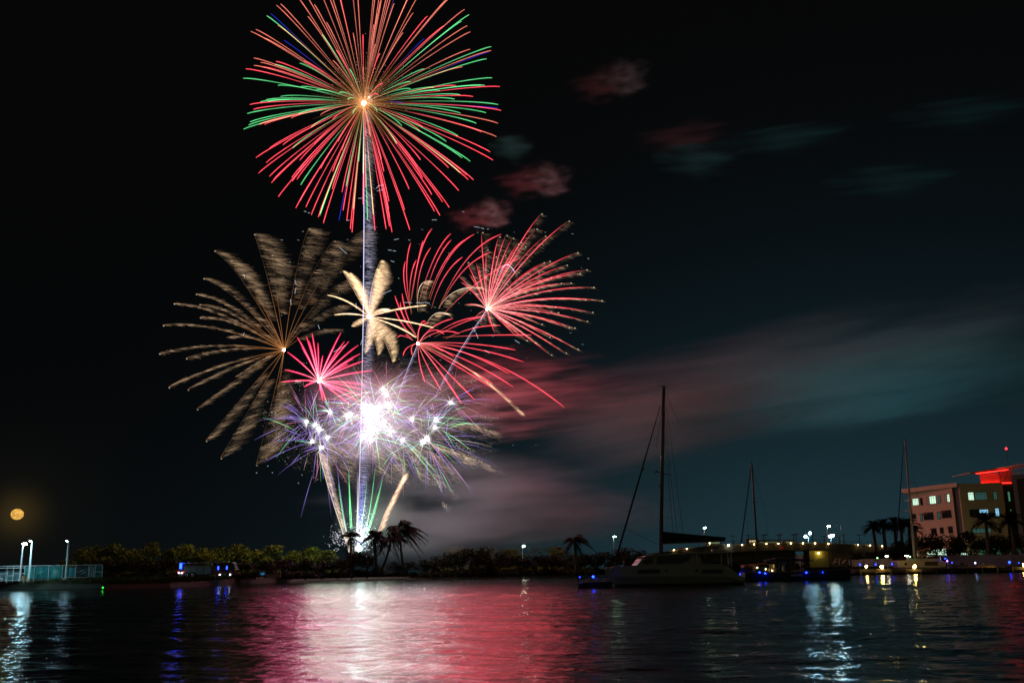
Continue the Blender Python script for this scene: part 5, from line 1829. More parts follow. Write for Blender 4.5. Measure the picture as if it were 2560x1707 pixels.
# rig: mast, boom with blue cover, stays
mbase = P_(1652, 1389, 3.4)
mtop = P_(1658.8, 968, 3.4)
mp_ = lambda f: mbase.lerp(mtop, f)
ms = MB().tube([mp_(0) - Vector((0, 0, .3)), mp_(.5), mp_(1)], [.21, .20, .17], 10).build('mast', M_SPAR, yt, smooth=True)
MB().box(mtop + Vector((0, 0, .05)), (.42, .2, .16)).build('mast_cap', M_SPAR, ms)
MB().tube([mtop + Vector((-.1, 0, .1)), mtop + Vector((-.55, 0, .25)), mtop + Vector((-.55, 0, .42))], .02, 5).build('wind_vane', M_WIRE, ms)
f_sp = .48
MB().tube([mp_(f_sp) + Vector((0, -.1, 0)), P_(1676, 1186.5, 2.4), P_(1677, 1186, 2.4)], .035, 5).build('spreader', M_SPAR, ms)
MB().tube([mp_(f_sp), mp_(f_sp) + Vector((.9, 1.8, .02))], .035, 5).build('spreader', M_SPAR, ms)
rd = MB().box(P_(1647, 1180, 3.3), (.30, .1, .06)).build('radar_bracket', M_SPAR, ms)
MB().ball(P_(1641, 1178.5, 3.3), .26, sz=.42).build('radar_dome', M_HULL, ms, smooth=True)
MB().ball(P_(1648, 1214, 3.3), .11).box(P_(1650, 1217, 3.3), (.2, .1, .06)).build('deck_light', M_SPAR, ms)
bm = [P_(1657, 1328, 3.3), P_(1690, 1331.5, 3.3), P_(1760, 1338, 3.3), P_(1811, 1342, 3.3), P_(1815, 1345, 3.3), P_(1812, 1349, 3.3), P_(1740, 1352.5, 3.3), P_(1657, 1355.5, 3.3)]
MB().prism([p + Vector((0, -.22, 0)) for p in bm], (0, .44, 0)).build('sail_cover', M_SAILBAG, yt, bevel=.06)
MB().tube([P_(1656, 1357.5, 3.3), P_(1812, 1351, 3.3)], .10, 8).build('boom', M_SPAR, yt)
m = MB()
m.tube([P_(1763, 1353, 3.3), P_(1763, 1378, 3.3)], .02, 4).tube([P_(1766, 1353, 3.3), P_(1767.5, 1378, 3.3)], .02, 4)
m.build('mainsheet', M_RAILB, yt)
MB().tube([P_(1542, 1390, 3.4), P_(1590, 1225, 3.4), P_(1650.5, 1015, 3.4)], [.10, .095, .035], 7).build('furled_headsail', M_SAILBAG, yt)
MB().box(P_(1608.5, 1171, 3.3), (.16, .03, .38)).build('pennant', mat('pale_cloth_flag', (.5, .5, .5), .8), yt)
m = MB()
for a, b in (((1660, 972), (1708, 1333)), ((1661, 1020), (1676, 1186)), ((1676, 1186), (1693, 1330)), ((1659, 1060), (1683, 1332)), ((1659, 985), (1641, 1120)), ((1661, 978), (1697, 1054)), ((1566, 1321), (1648, 1362))):
    m.tube([P_(*a, 2.6), P_(*b, 1.8)], .017, 4)
m.build('rigging', M_WIRE, yt)

# low dock with blue light ahead of the yacht
t = empty('floating_dock', pz(1484, 99, 0), 'low dark floating dock with a blue light ahead of the pale yacht', 'dock')
Q_ = lambda px, py, dy=0.0: at(px, py, 99 + dy)
a, b = Q_(1446, 1457), Q_(1530, 1443)
MB().box(((a.x + b.x) / 2, 100.4, .27), (b.x - a.x, 2.4, .62)).build('pontoon', mat('dock_wood', (.035, .03, .026), .9, noise=.4, nscale=2), t, bevel=.03)
for x0, x1, y0_, y1_ in ((1507, 1524, 1444, 1448.5), (1490, 1496, 1444, 1449), (1447, 1456, 1452, 1459)):
    a, b = Q_(x0, y1_), Q_(x1, y0_)
    MB().box(((a.x + b.x) / 2, 99.16, (a.z + b.z) / 2), (b.x - a.x, .06, b.z - a.z)).build('fender_board', mat('fender_white', (.55, .55, .56), .7), t)
MB().tube([Q_(1445.5, 1459, .1), Q_(1445.3, 1428, .1)], .05, 6).build('pile', M_DARK, t)
MB().ball(Q_(1483, 1441, -.02), .11).build('lens', L_BLUE, t, smooth=True)
MB().tube([Q_(1483, 1446, -.02), Q_(1483, 1442.5, -.02)], .05, 6).build('lamp_stalk', M_DARK, t)
MB().ball(Q_(1449.5, 1442, .0), .05).build('lens', L_BLUE2, t, smooth=True)

# ------------------------------------------------------------------ dark workboat with a canopy
M_WHULL = mat('workboat_hull', (.035, .055, .085), .45, noise=.2, nscale=.8)
M_CANVAS = mat('blue_canvas', (.03, .05, .12), .8)
M_REDC = mat('red_tinted_cover', (.42, .16, .12), .75, noise=.3)  # red light on the cruiser's tops is put into the cover colour
DW = 126.0
B_ = lambda px, py, dy=0.0: at(px, py, DW + dy)
t = empty('workboat', pz(2000, DW, 0), 'long dark blue open workboat with a flat canopy and blue lights', 'motor boat')
vs, fs = [], []
wprof = [(1864, 1431, .8), (1880, 1431, .95), (1930, 1431, 1), (1980, 1430, 1), (2040, 1427, 1), (2090, 1424, .9), (2120, 1422.5, .6), (2136, 1421, .12)]
for px, ps, wf in wprof:
    zs = B_(px, ps).z
    x = B_(px, ps).x
    xb = x - (.5 if wf < .5 else 0)
    for yy, z in ((-1.7 * wf, zs), (-1.45 * wf, .2), (-.9 * wf, -.4), (.9 * wf, -.4), (1.45 * wf, .2), (1.7 * wf, zs)):
        vs.append((x if z > .1 else xb, DW + 1.7 + yy, z))
n = len(wprof)
for i in range(n - 1):
    for c in range(6):
        fs.append((i * 6 + c, i * 6 + (c + 1) % 6, (i + 1) * 6 + (c + 1) % 6, (i + 1) * 6 + c))
fs.append(tuple(range(5, -1, -1)))
fs.append(tuple((n - 1) * 6 + c for c in range(6)))
hl = MB().add(vs, fs).build('hull', M_WHULL, t, bevel=.03)
m = MB()
for i in range(n - 1):
    p, q = B_(wprof[i][0], wprof[i][1], 0), B_(wprof[i + 1][0], wprof[i + 1][1], 0)
    m.tube([(p.x, DW + 1.7 - 1.72 * wprof[i][2], p.z + .02), (q.x, DW + 1.7 - 1.72 * wprof[i + 1][2], q.z + .02)], .06, 6)
m.build('rub_rail', mat('rail_grey', (.25, .22, .20), .6), t)
a, b = B_(1977, 1439.5, 0), B_(2005.5, 1434.5, 0)
MB().box(((a.x + b.x) / 2, DW - .02, (a.z + b.z) / 2), (b.x - a.x, .06, b.z - a.z)).build('name_board', mat('board_grey', (.52, .54, .60), .6), t)
cn = [B_(1921, 1399.5, .1), B_(1938, 1396, .1), B_(2000, 1396, .1), B_(2036, 1400, .1), B_(2036, 1401.5, .1), B_(1921, 1401.5, .1)]
MB().prism(cn, (0, 3.0, 0)).build('canopy', M_CANVAS, t, bevel=.03)
a, b = B_(1943, 1396.5), B_(1992, 1393)
MB().box(((a.x + b.x) / 2, DW + 1.6, (a.z + b.z) / 2), (b.x - a.x, 1.6, b.z - a.z)).build('canopy_box', mat('box_grey', (.25, .17, .15), .7), t, bevel=.04)
for px, dy in ((1926, .25), (1926, 2.8), (1976, .25), (1982, 2.6), (2004, .25), (2004, 2.8)):
    MB().tube([B_(px + 1, 1431, dy), B_(px, 1401, dy)], .05 if dy < 1 else .07, 6).build('post', M_DARK, t)
for px in (1949, 1956, 1962):
    MB().tube([B_(px - 3, 1424, 1), B_(px - 1, 1413, 1), B_(px + 3, 1404, 1)], .045, 6).build('grab_rail', M_RAILB, t)
a, b = B_(1968, 1428), B_(1985, 1413)
MB().box(((a.x + b.x) / 2, DW + 1.7, (a.z + b.z) / 2), (b.x - a.x, 1.3, b.z - a.z)).build('console', M_WHULL, t, bevel=.08)
a, b = B_(2010, 1428), B_(2120, 1417)
MB().prism([B_(2010, 1428, .5), B_(2010, 1417.5, .5), B_(2112, 1416.5, .9), B_(2124, 1422, 1.2)], (0, 1.7, 0)).build('foredeck', mat('deck_dark', (.06, .06, .055), .7), t, bevel=.05)
for px, py, mt in ((1899, 1430, L_BLUE), (1913, 1432.8, L_BLUE), (2016, 1430.5, L_BLUE), (2057, 1430, L_BLUE2)):
    MB().ball(B_(px, py, -.14), .10 if mt is L_BLUE else .06).build('lamp', mt, t, smooth=True)

# motor cruiser with red-lit covers between the yacht and the workboat
DM = 133.0
C_ = lambda px, py, dy=0.0: at(px, py, DM + dy)
t = empty('motor_cruiser', pz(1890, DM, 0), 'motor cruiser with red-lit covers behind the stern of the pale yacht', 'motor boat')
MB().prism([C_(1846, 1420, .0), C_(1850, 1446, .3), C_(1935, 1446, .3), C_(1945, 1418, 0)], (0, 3.4, 0)).build('hull', mat('cruiser_hull', (.10, .09, .09), .5), t, bevel=.05)
MB().prism([C_(1858, 1419, .4), C_(1862, 1412, .4), C_(1890, 1409, .4), C_(1920, 1406.5, .4), C_(1923, 1411, .4), C_(1895, 1413, .4), C_(1870, 1419, .4)], (0, 2.6, 0)).build('cover', M_REDC, t, bevel=.04)
MB().prism([C_(1912, 1407, .3), C_(1914, 1402, .3), C_(1918, 1407, .3)], (0, .2, 0)).build('cover_peak', M_REDC, t)
MB().prism([C_(1869, 1431, -.1), C_(1876, 1424.5, -.1), C_(1878, 1425.5, -.1), C_(1872, 1431.5, -.1)], (0, .05, 0)).build('rail_strip', mat('red_strip', (.7, .14, .10), .6), t)
a, b = C_(1881, 1431), C_(1888, 1414)
MB().box(((a.x + b.x) / 2, DM - .05, (a.z + b.z) / 2), (b.x - a.x, .06, b.z - a.z)).build('door_panel', mat('panel_grey', (.25, .26, .28), .6), t)
a, b = C_(1892, 1426), C_(1918, 1416)
MB().box(((a.x + b.x) / 2, DM - .05, (a.z + b.z) / 2), (b.x - a.x, .08, b.z - a.z)).build('side_window', mat('window_blue', (.03, .06, .10), .1), t, bevel=.02)
for px, py, h_ in ((1924.5, 1414, 8), (1932, 1414, 8)):
    a, b = C_(px, py + h_ / 2), C_(px + 3, py - h_ / 2)
    MB().box(((a.x + b.x) / 2, DM - .1, (a.z + b.z) / 2), (b.x - a.x, .05, b.z - a.z)).build('lit_panel', emit('cabin_glow', (1.0, .62, .18), .35, 'NONE'), t)
for px, py in ((1914, 1422), (1927, 1425), (1931, 1425.5), (1893, 1418)):
    MB().ball(C_(px, py, -.15), .055).build('cabin_lamp', L_WARM, t, smooth=True)
for px, py in ((1850.5, 1434.5), (1855, 1434.5)):
    MB().ball(C_(px, py, -.2), .085).build('stern_lamp', L_BLUE2, t, smooth=True)
MB().ball(C_(1839, 1421, -.2), .9, sx=.9, sz=.75).ball(C_(1832, 1412, 0), .7, sz=.8).build('canvas_bundle', M_SAILBAG, t, smooth=True)


def sloop(D, mast_b, mast_t, fore, label, spar, hull_pts=None, hullmat=None, spreaders=(), r=.12, deck=1.2):
    S_ = lambda px, py, dy=0.0: at(px, py, D + dy)
    t = empty('sailing_boat', pz(mast_b[0], D, 0), label, 'sailing boat', None)
    if hull_pts:
        MB().prism([S_(a, b, 0) for a, b in hull_pts], (0, 2.8, 0)).build('hull', hullmat, t, bevel=.08)
    ms = MB().tube([S_(*mast_b, 1.4), S_(*mast_t, 1.4)], [r, r * .8], 9).build('mast', spar, t, smooth=True)
    for f, wpx in spreaders:
        c = S_(*mast_b, 1.4).lerp(S_(*mast_t, 1.4), f)
        w = wpx * D / F
        MB().tube([c + Vector((-w * .45, -.5, 0)), c, c + Vector((w * .55, .5, 0))], .03, 5).build('spreader', M_SPAR, ms)
    m = MB()
    m.tube([S_(*fore[0], 1.4), S_(*fore[1], 1.4)], [r * .62, r * .3], 6)
    m.build('furled_headsail', M_SAILBAG, t)
    m = MB()
    c = S_(*mast_t, 1.4)
    for dx in (-1.2, 1.6):
        m.tube([c, S_(*mast_b, 1.4).lerp(c, .5) + Vector((dx, 0, 0)), S_(*mast_b, 1.4) + Vector((dx, 0, .3))], .012, 4)
    m.build('rigging', M_WIRE, t)
    MB().tube([c, c + Vector((-.15, 0, .35))], .02, 4).tube([c, c + Vector((.12, 0, .25))], .02, 4).build('masthead_fitting', M_WIRE, ms)
    return t, S_


t, S_ = sloop(142, (1896, 1414), (1879, 1158), ((1850, 1380), (1877, 1172)), 'dark masted sloop lying behind the motor cruiser', M_SPAR, [(1838, 1412), (1846, 1432), (1935, 1432), (1944, 1410)], mat('sloop_hull', (.08, .08, .08), .5), ((.62, 22), (.28, 26)), r=.15)
M_SLW = mat('white_sloop_hull', (.42, .38, .38), .4, noise=.08)
t, S_ = sloop(181, (2286, 1396), (2262, 1097), ((2243, 1345), (2258.5, 1112)), 'white sloop with a tall pale mast moored before the office building', M_SPARW, [(2241, 1400), (2246, 1417.5), (2330, 1419), (2365, 1416), (2366, 1403), (2300, 1402), (2275, 1401)], M_SLW, ((.63, 42),), r=.19)
MB().prism([S_(2268, 1402, .5), S_(2276, 1396, .5), S_(2345, 1395, .5), S_(2362, 1403, .5)], (0, 1.8, 0)).build('coach_roof', M_SLW, t, bevel=.06)
MB().prism([S_(2296, 1375, 1.3), S_(2326, 1367.5, 1.3), S_(2327, 1370.5, 1.3), S_(2298, 1379, 1.3)], (0, .3, 0)).build('sail_cover', M_REDC, t, bevel=.05)
MB().prism([S_(2293, 1377, 1.0), S_(2298, 1374, 1.0), S_(2299, 1391, 1.0), S_(2296, 1391, 1.0)], (0, .4, 0)).build('spray_hood', M_HULL, t)
MB().prism([S_(2300, 1389, .4), S_(2318, 1385.5, .4), S_(2352, 1386, .4), S_(2372, 1391, .4), S_(2352, 1388.5, .4), S_(2318, 1388, .4)], (0, 1.9, 0)).build('bimini', M_CANVAS, t)
for px in (2303, 2318, 2352, 2366):
    MB().tube([S_(px, 1402, .5), S_(px, 1388.5, .5)], .035, 5).build('bimini_post', M_RAILB, t)
MB().disc(S_(2264.5, 1409, -.06), .22, (0, 1, 0), .05, 14).build('porthole', M_GLASSD, t)
MB().prism([S_(2312, 1403, -.05), S_(2312, 1413, -.05), S_(2345, 1414, -.05), S_(2345, 1403, -.05)], (0, .04, 0)).build('cockpit_side', mat('cockpit_dark', (.05, .05, .05), .7), t)

# ------------------------------------------------------------------ quay on the right with its lamps
DK = 174.0
K_ = lambda px, py, dy=0.0: at(px, py, DK) + Vector((0, dy, 0))
a, b = K_(2140, 1420), K_(2700, 1418)
qd = empty('quay', (a.x, DK, 0), 'dark timber quay on piles along the right shore', 'dock')
zd = K_(2300, 1421).z
a, b = pz(2138, DK, 0), pz(2720, DK, 0)
MB().box(((a.x + b.x) / 2, DK + 2.2, zd - .28), (b.x - a.x, 4.4, .56)).build('deck', mat('quay_timber', (.05, .042, .035), .9, noise=.4, nscale=1.5), qd, bevel=.03)
MB().box(((a.x + b.x) / 2, DK + 4.0, .1), (b.x - a.x, .3, .9)).build('back_wall', M_ANTI, qd)
for px in list(range(2150, 2720, 38)):
    c = pz(px, DK + .3, 0)
    MB().tube([(c.x, c.y - .12, -1), (c.x, c.y - .12, zd + .02)], .22, 8).build('pile', M_DARK, qd)
for px, py, lens, rr, lb in ((2165.5, 1415.5, L_DOCK2, .20, 'smaller yellow quay lamp nearest the workboat bow'), (2204, 1416.5, L_DOCK, .24, 'bright yellow quay lamp left of the white sloop'), (2286, 1415.5, L_DOCK, .24, 'bright yellow quay lamp before the white sloop'), (2559, 1411, L_DOCK, .24, 'bright yellow quay lamp at the right edge')):
    p = K_(px, py, -.1)
    t = empty('quay_lamp', (p.x, p.y, zd), lb, 'lamp', 'yellow lamps along the quay')
    MB().tube([(p.x, p.y + .3, zd - .2), (p.x, p.y + .3, p.z)], .07, 6).build('post', M_DARK, t)
    MB().box((p.x, p.y + .3, p.z + .2), (.5, .5, .1)).build('hood', M_DARK, t, bevel=.02)
    MB().ball(p, rr).build('lens', lens, t, smooth=True)
for px, py, lb in ((2216.5, 1389.5, 'white quay lamp on a post left of the white sloop bow'), (2266.5, 1388, 'white quay lamp on a post just left of the pale mast'), (2348.5, 1410.5, 'small white lamp beside the white sloop stern')):
    lamp_post(px, py, 186, 1.0, L_WHITE, lb, pole_r=.05, group='white lamps along the quay', name='quay_lamp', cat='lamp', lr=.20 if py < 1400 else .1)
for px, py, mt, rr, lb in ((2150, 1410.5, L_BLUE2, .12, 'blue marker light nearest the workboat bow on the quay'), (2189, 1410, L_BLUE2, .12, 'blue marker light in the middle of the white railing'), (2230, 1409.5, L_BLUE2, .12, 'blue marker light left of the white sloop bow'), (2362.5, 1395.5, L_BLUE2, .11, 'upper violet blue light at the stern of the white sloop'),
                           (2368, 1401.5, emit('violet_lens', (.30, .10, 1.0), 12), .15, 'violet light at the stern of the white sloop'), (2380, 1405.5, L_BLUE2, .10, 'dim blue light just right of the violet one'), (2438, 1406.5, emit('pale_blue_lens', (.3, .45, 1.0), 14), .13, 'pale blue light against the purple grey wall'), (2523.5, 1405, L_BLUE, .20, 'strong blue light against the purple grey wall'),
                           (2547, 1406, L_BLUE2, .09, 'faint blue light right of the strong blue one'), (2193.5, 1394, emit('green_dim', (.3, 1, .3), 10), .10, 'small greenish light behind the white railing'), (2275, 1391, emit('green_dim', (.3, 1, .3), 10), .12, 'small greenish light right of the white quay lamp')):
    p = at(px, py, 181)
    t = empty('marker_light', (p.x, p.y, 1.0), lb, 'marker light', 'small coloured lights along the quay')
    MB().tube([(p.x, p.y + .2, .8), (p.x, p.y + .2, p.z + .05)], .04, 6).build('post', M_DARK, t)
    MB().ball(p, rr).build('lens', mt, t, smooth=True)
# white picket railing panels
M_PICK = mat('picket_paint', (.36, .28, .29), .6, noise=.2)
a, b = pz(2129, 184, 0), pz(2236, 184, 0)
t = empty('picket_railing', (a.x, 184, 1), 'row of pale picket railing panels behind the quay left of the white sloop', 'railing')
for x0, x1, y0_ in ((2131, 2158, 1398), (2160, 2192, 1396), (2194, 2229, 1395)):
    m = MB()
    p, q = at(x0, 1416, 184), at(x1, y0_, 184)
    n = int((x1 - x0) / 1.7)
    for i in range(n + 1):
        x = p.x + (q.x - p.x) * i / n
        m.box((x, 184, (p.z + q.z) / 2), (.10, .04, q.z - p.z))
    m.box(((p.x + q.x) / 2, 184.06, q.z - .12), (q.x - p.x, .06, .12)).box(((p.x + q.x) / 2, 184.06, p.z + .25), (q.x - p.x, .06, .12))
    m.build('panel', M_PICK, t)
# boat trailers' pale frames left of the railing
t = empty('boat_hoist', (pz(2095, 190, 0).x, 190, 1), 'pale A-shaped boat hoist frame behind the bow of the workboat', 'boat hoist')
H2 = lambda px, py: at(px, py, 190)
for pts in (((2083, 1408), (2090, 1396.5)), ((2098.5, 1412), (2098, 1395)), ((2106, 1408), (2114, 1398)), ((2124.5, 1413), (2122, 1398))):
    MB().tube([H2(*p) for p in pts], .10, 6).build('leg', M_SPARW, t)
MB().tube([H2(2088, 1404), H2(2100, 1403.5)], .07, 6).tube([H2(2087, 1396.5), H2(2103, 1395.5)], .07, 6).build('cross_bar', M_SPARW, t)
# purple grey quay wall
M_PURP = mat('quay_stone', (.24, .19, .21), .9, noise=.5, nscale=2.2, bump=.5)
a, b = pz(2372, 186, 0), pz(2720, 186, 0)
z1 = at(2480, 1388, 186).z
m = MB().box(((a.x + b.x) / 2, 186.2, (z1 + .6) / 2), (b.x - a.x, .4, z1 - .4))
tag(m.build('quay_wall', M_PURP, origin=(a.x, 186, .6)), 'rough purple grey stone wall behind the quay at the right', 'wall')
# small dinghies along the quay
for i, (x0, x1, y0_, lb) in enumerate(((2385, 2420, 1411, 'small dark tender lying against the quay right of the white sloop'), (2440, 2490, 1413, 'long low pale tender on the quay under the pale blue light'))):
    t = empty('tender', (pz(x0, 178, 0).x, 178, 1), lb, 'small boat')
    T_ = lambda px, py, dy=0: at(px, py, 178 + dy)
    MB().prism([T_(x0, y0_), T_(x0 + 4, y0_ + 6), T_(x1 - 2, y0_ + 6), T_(x1, y0_)], (0, 1.4, 0)).build('hull', (mat('tender_dark', (.06, .05, .06), .5), mat('tender_pale', (.32, .22, .18), .6))[i], t, bevel=.04)
    MB().box(T_((x0 + x1) / 2, y0_ - 1.5, .7), (.8, .8, .5)).build('console', M_DARK, t, bevel=.04)

# ------------------------------------------------------------------ office building
M_WALL_P = mat('facade_render', (.64, .54, .36), .85, noise=.12, nscale=.6)
M_WALL_O = mat('facade_render_olive', (.56, .48, .28), .85, noise=.12, nscale=.5)
M_WALL_G = mat('facade_grey', (.20, .19, .20), .8, noise=.12, nscale=.5)
M_RECESS = mat('recess_panel', (.11, .12, .115), .7)
M_WFRAME = mat('window_frame', (.07, .065, .06), .5)
M_WDARK = mat('window_dark_glass', (.02, .03, .035), .12)
W_LIT = emit('window_lit', (.66, 1.0, .74), 1.1, 'NONE')
W_LITB = emit('window_lit_blue', (.30, .72, 1.0), .85, 'NONE')
W_DIM = emit('window_dim_teal', (.16, .42, .36), .16, 'NONE')
W_GRN = emit('window_green', (.30, 1.0, .55), .16, 'NONE')
W_CURT = mat('blind', (.62, .66, .55), .8)
DBD = 235.0
ZG = 1.1
ob = empty('office_building', pz(2400, DBD, ZG), 'four storey office building with lit windows and a red glowing roof pavilion', 'building')
def pcol(px, py, D, z):
    p = at(px, py, D)
    return Vector((p.x, p.y, z))


c_l, c_m, c_r = pcol(2274, 1225, 254, ZG), pcol(2393, 1210, 235, ZG), pcol(2505, 1207, 234, ZG)
zl = at(2275, 1225, 254).z
zm = at(2395, 1208, 235).z
c_m2 = pcol(2379, 1215, 237.6, ZG)
# left wing
back = Vector((6, 14, 0))
MB().prism([c_l, c_m2, c_m2 + back, c_l + back], (0, 0, zm - ZG)).build('left_wing', M_WALL_P, ob)
nrm_l = (c_m2 - c_l).cross(Vector((0, 0, 1))).normalized()
if nrm_l.y > 0:
    nrm_l = -nrm_l
# recess strip between wings
c_m3 = pcol(2397, 1209, 236.2, ZG)
MB().prism([c_m2 + Vector((.02, .9, 0)), c_m3 + Vector((0, .5, 0)), c_m3 + Vector((0, 12, 0)), c_m2 + Vector((.5, 12, 0))], (0, 0, zm - ZG - .5)).build('recess', M_RECESS, ob)
MB().prism([c_m3, c_r, c_r + Vector((7.5, 15, 0)), c_m3 + Vector((0, 15, 0))], (0, 0, zm - ZG)).build('middle_wing', M_WALL_O, ob)
nrm_m = (c_r - c_m3).cross(Vector((0, 0, 1))).normalized()
if nrm_m.y > 0:
    nrm_m = -nrm_m
# roof slabs with overhang
rl = [c_l + nrm_l * .9 + Vector((-1.2, 0, 0)), c_m3 + nrm_l * .8 + Vector((.1, -.3, 0)), c_m3 + back, c_l + back]
MB().prism([Vector((p.x, p.y, zm - .75)) for p in rl], (0, 0, 1.0)).build('roof', M_WALL_P, ob, bevel=.03)
for zz in (zm - 2.6, zm - 5.2):
    MB().prism([Vector((p.x, p.y, zz)) for p in (c_l + Vector((-1.6, -.6, 0)), c_l + nrm_l * .5 + Vector((.4, 0, 0)), c_l + Vector((1, 2, 0)), c_l + Vector((-1, 2, 0)))], (0, 0, .18)).build('ledge', M_WALL_P, ob)
# glass stair strip and right block
g0, g1 = pcol(2505, 1210, 236.5, ZG), pcol(2536, 1210, 236.5, ZG)
MB().prism([g0 + Vector((.03, 0, 0)), g1, g1 + Vector((0, 8, 0)), g0 + Vector((.03, 8, 0))], (0, 0, zm - ZG - .4)).build('stair_tower', mat('stair_glass', (.10, .13, .08), .3), ob)
n0, n1 = pcol(2529, 1190, 228, ZG), pz(2760, 221, ZG)
zr = at(2535, 1187, 228).z
MB().prism([n0, n1, n1 + Vector((0, 20, 0)), n0 * (1 + 20 / 228) + Vector((.4, 0, -n0.z * 20 / 228))], (0, 0, zr - ZG)).build('right_wing', M_WALL_G, ob)
a, b = at(2540, 1197, 227.7), at(2700, 1400, 222)
MB().prism([Vector((a.x, 227.45, ZG)), Vector((n1.x - .5, 220.9, ZG)), Vector((n1.x - .5, 220.9, a.z)), Vector((a.x, 227.45, a.z))], (0, .3, 0)).build('dark_panel', mat('dark_cladding', (.035, .03, .028), .6), ob)
# red lit roof pavilion
DP = 240.0
p0, p1 = pcol(2450, 1195, DP, zm + .02), pcol(2499, 1195, DP, zm + .02)
z1 = at(2450, 1183, DP).z
pav = MB().prism([p0, p1, p1 + Vector((4.2, 8, 0)), p0 + Vector((3.8, 8, 0))], (0, 0, z1 - zm)).build('pavilion', mat('pavilion_render', (.62, .52, .46), .8, noise=.08), ob)
a, b, c = at(2426, 1182.5, DP - 1.6), at(2493, 1171.5, DP - 1.6), at(2580, 1158.5, DP - 12)
MB().prism([a, b, c, c + Vector((2, 16, 0)), b + Vector((0, 10, 0)), a + Vector((0, 10, 0))], (0, 0, .22)).build('canopy', M_WALL_P, pav)
L_REDT = emit('red_tube', (1.0, .012, .008), 13)
q0 = Vector((p0.x, DP - .35, zm + .28))
q1 = Vector((p1.x + 2.5, DP - .35, zm + .28))
MB().tube([q0, q1], .09, 6).build('red_tube', L_REDT, pav)
a2, b2 = at(2440, 1182.3, DP - 1.2), at(2520, 1172.6, DP - 1.2)
MB().tube([a2 + Vector((0, 0, -.1)), b2 + Vector((0, 0, -.1))], .06, 6).build('red_tube', L_REDT, pav)
m = MB()
for px in (2501, 2508, 2512, 2520, 2526):
    m.tube([pcol(px, 1190, DP - .5, zm), at(px, 1174, DP - .5)], .06, 5)
for py in (1187, 1196):
    m.tube([at(2500, py, DP - .5), at(2530, py - 2, DP - .5)], .06, 5)
m.build('screen', M_FRAME, pav)
MB().prism([pcol(2500, 1190, DP + 2, zm), pcol(2532, 1190, DP + 2, zm), at(2532, 1176, DP + 2), at(2500, 1176, DP + 2)], (0, .2, 0)).build('back_wall', mat('pavilion_render', (.62, .52, .46)), pav)
m = MB()
pr = [(2528, 228.5), (2560, 226), (2640, 222)]
for yo in (0, 1.05, 2.1):
    m.tube([Vector((pcol(px, 1178, D_, 0).x, D_, zr + .25 + yo)) for px, D_ in pr], .06, 5)
for q in range(22):
    f = q / 21
    x = lerp(pcol(2528, 1178, 228.5, 0).x, pcol(2640, 1178, 222, 0).x, f)
    m.tube([(x, 228.5 - 6.5 * f, zr), (x, 228.5 - 6.5 * f, zr + 2.4)], .045 if q % 3 else .07, 5)
m.build('roof_railing', mat('roof_railing_paint', (.5, .36, .34), .6), ob)
# aerial with red light
a = pcol(2521, 1165, DP + 4, zm)
b = at(2515.5, 1121, DP + 4)
ae = MB().tube([a, (b.x, DP + 4, b.z)], [.10, .05], 6).build('aerial', M_DARK, ob)
MB().ball(b, .26).build('red_light', L_RED, ae, smooth=True)

ZB = lambda x, y: (2240 + x / 6.031, 1100 + y / 6.031)
ZE = lambda x, y: (2120 + x / 5.345, 1330 + y / 5.345)


def window(z0, z1, plane_p, plane_n, glass, blind=0.0, mull=3, awn=0.0, sill=True):
    """framed window on a facade, from two opposite corners in photo pixels"""
    a = onplane(z0[0], z1[1], plane_p, plane_n)
    b = onplane(z1[0], z1[1], plane_p, plane_n)
    c = onplane(z0[0], z0[1], plane_p, plane_n)
    u = Vector((b.x - a.x, b.y - a.y, 0))
    h = Vector((0, 0, abs(c.z - a.z)))
    n = plane_n
    L = u.length
    u.normalize()
    m = MB()
    fw = .11

    def bar(o, du, dz, dep=.12):
        p = o + n * .003
        m.prism([p, p + u * du, p + u * du + Vector((0, 0, dz)), p + Vector((0, 0, dz))], n * dep)
    bar(a, L, fw)
    bar(a + h - Vector((0, 0, fw)), L, fw)
    bar(a + Vector((0, 0, fw)), fw, h.z - 2 * fw)
    bar(a + u * (L - fw) + Vector((0, 0, fw)), fw, h.z - 2 * fw)
    for q in range(1, mull):
        bar(a + u * (L * q / mull - .03) + Vector((0, 0, fw)), .06, h.z - 2 * fw, .08)
    if mull > 1:
        bar(a + u * fw + Vector((0, 0, h.z * .72)), L - 2 * fw, .06, .06)
    w = m.build('window', M_WFRAME, ob)
    pp = a + n * .02
    MB().prism([pp + u * fw + Vector((0, 0, fw)), pp + u * (L - fw) + Vector((0, 0, fw)), pp + u * (L - fw) + h - Vector((0, 0, fw)), pp + u * fw + h - Vector((0, 0, fw))], n * .02).build('pane', glass, w)
    if blind:
        m = MB()
        q0 = a + n * .05
        m.prism([q0 + u * fw + Vector((0, 0, h.z * .05)), q0 + u * (L * blind) + Vector((0, 0, h.z * .05)), q0 + u * (L * blind) + h * .96, q0 + u * fw + h * .96], n * .02)
        m.build('blind', W_CURT, w)
    if sill:
        q0 = a - Vector((0, 0, .16)) - u * .08
        MB().prism([q0, q0 + u * (L + .16), q0 + u * (L + .16) + Vector((0, 0, .14)), q0 + Vector((0, 0, .14))], n * .22).build('sill', M_WALL_P, w)
    if awn:
        q0 = a + h * (1 - .02) - u * .05
        MB().prism([q0, q0 + u * (L * awn), q0 + u * (L * awn) - h * .28 + n * .5, q0 - h * .28 + n * .5], Vector((0, 0, .05))).build('awning', mat('awning_cloth', (.16, .06, .05), .8), w)
    return w


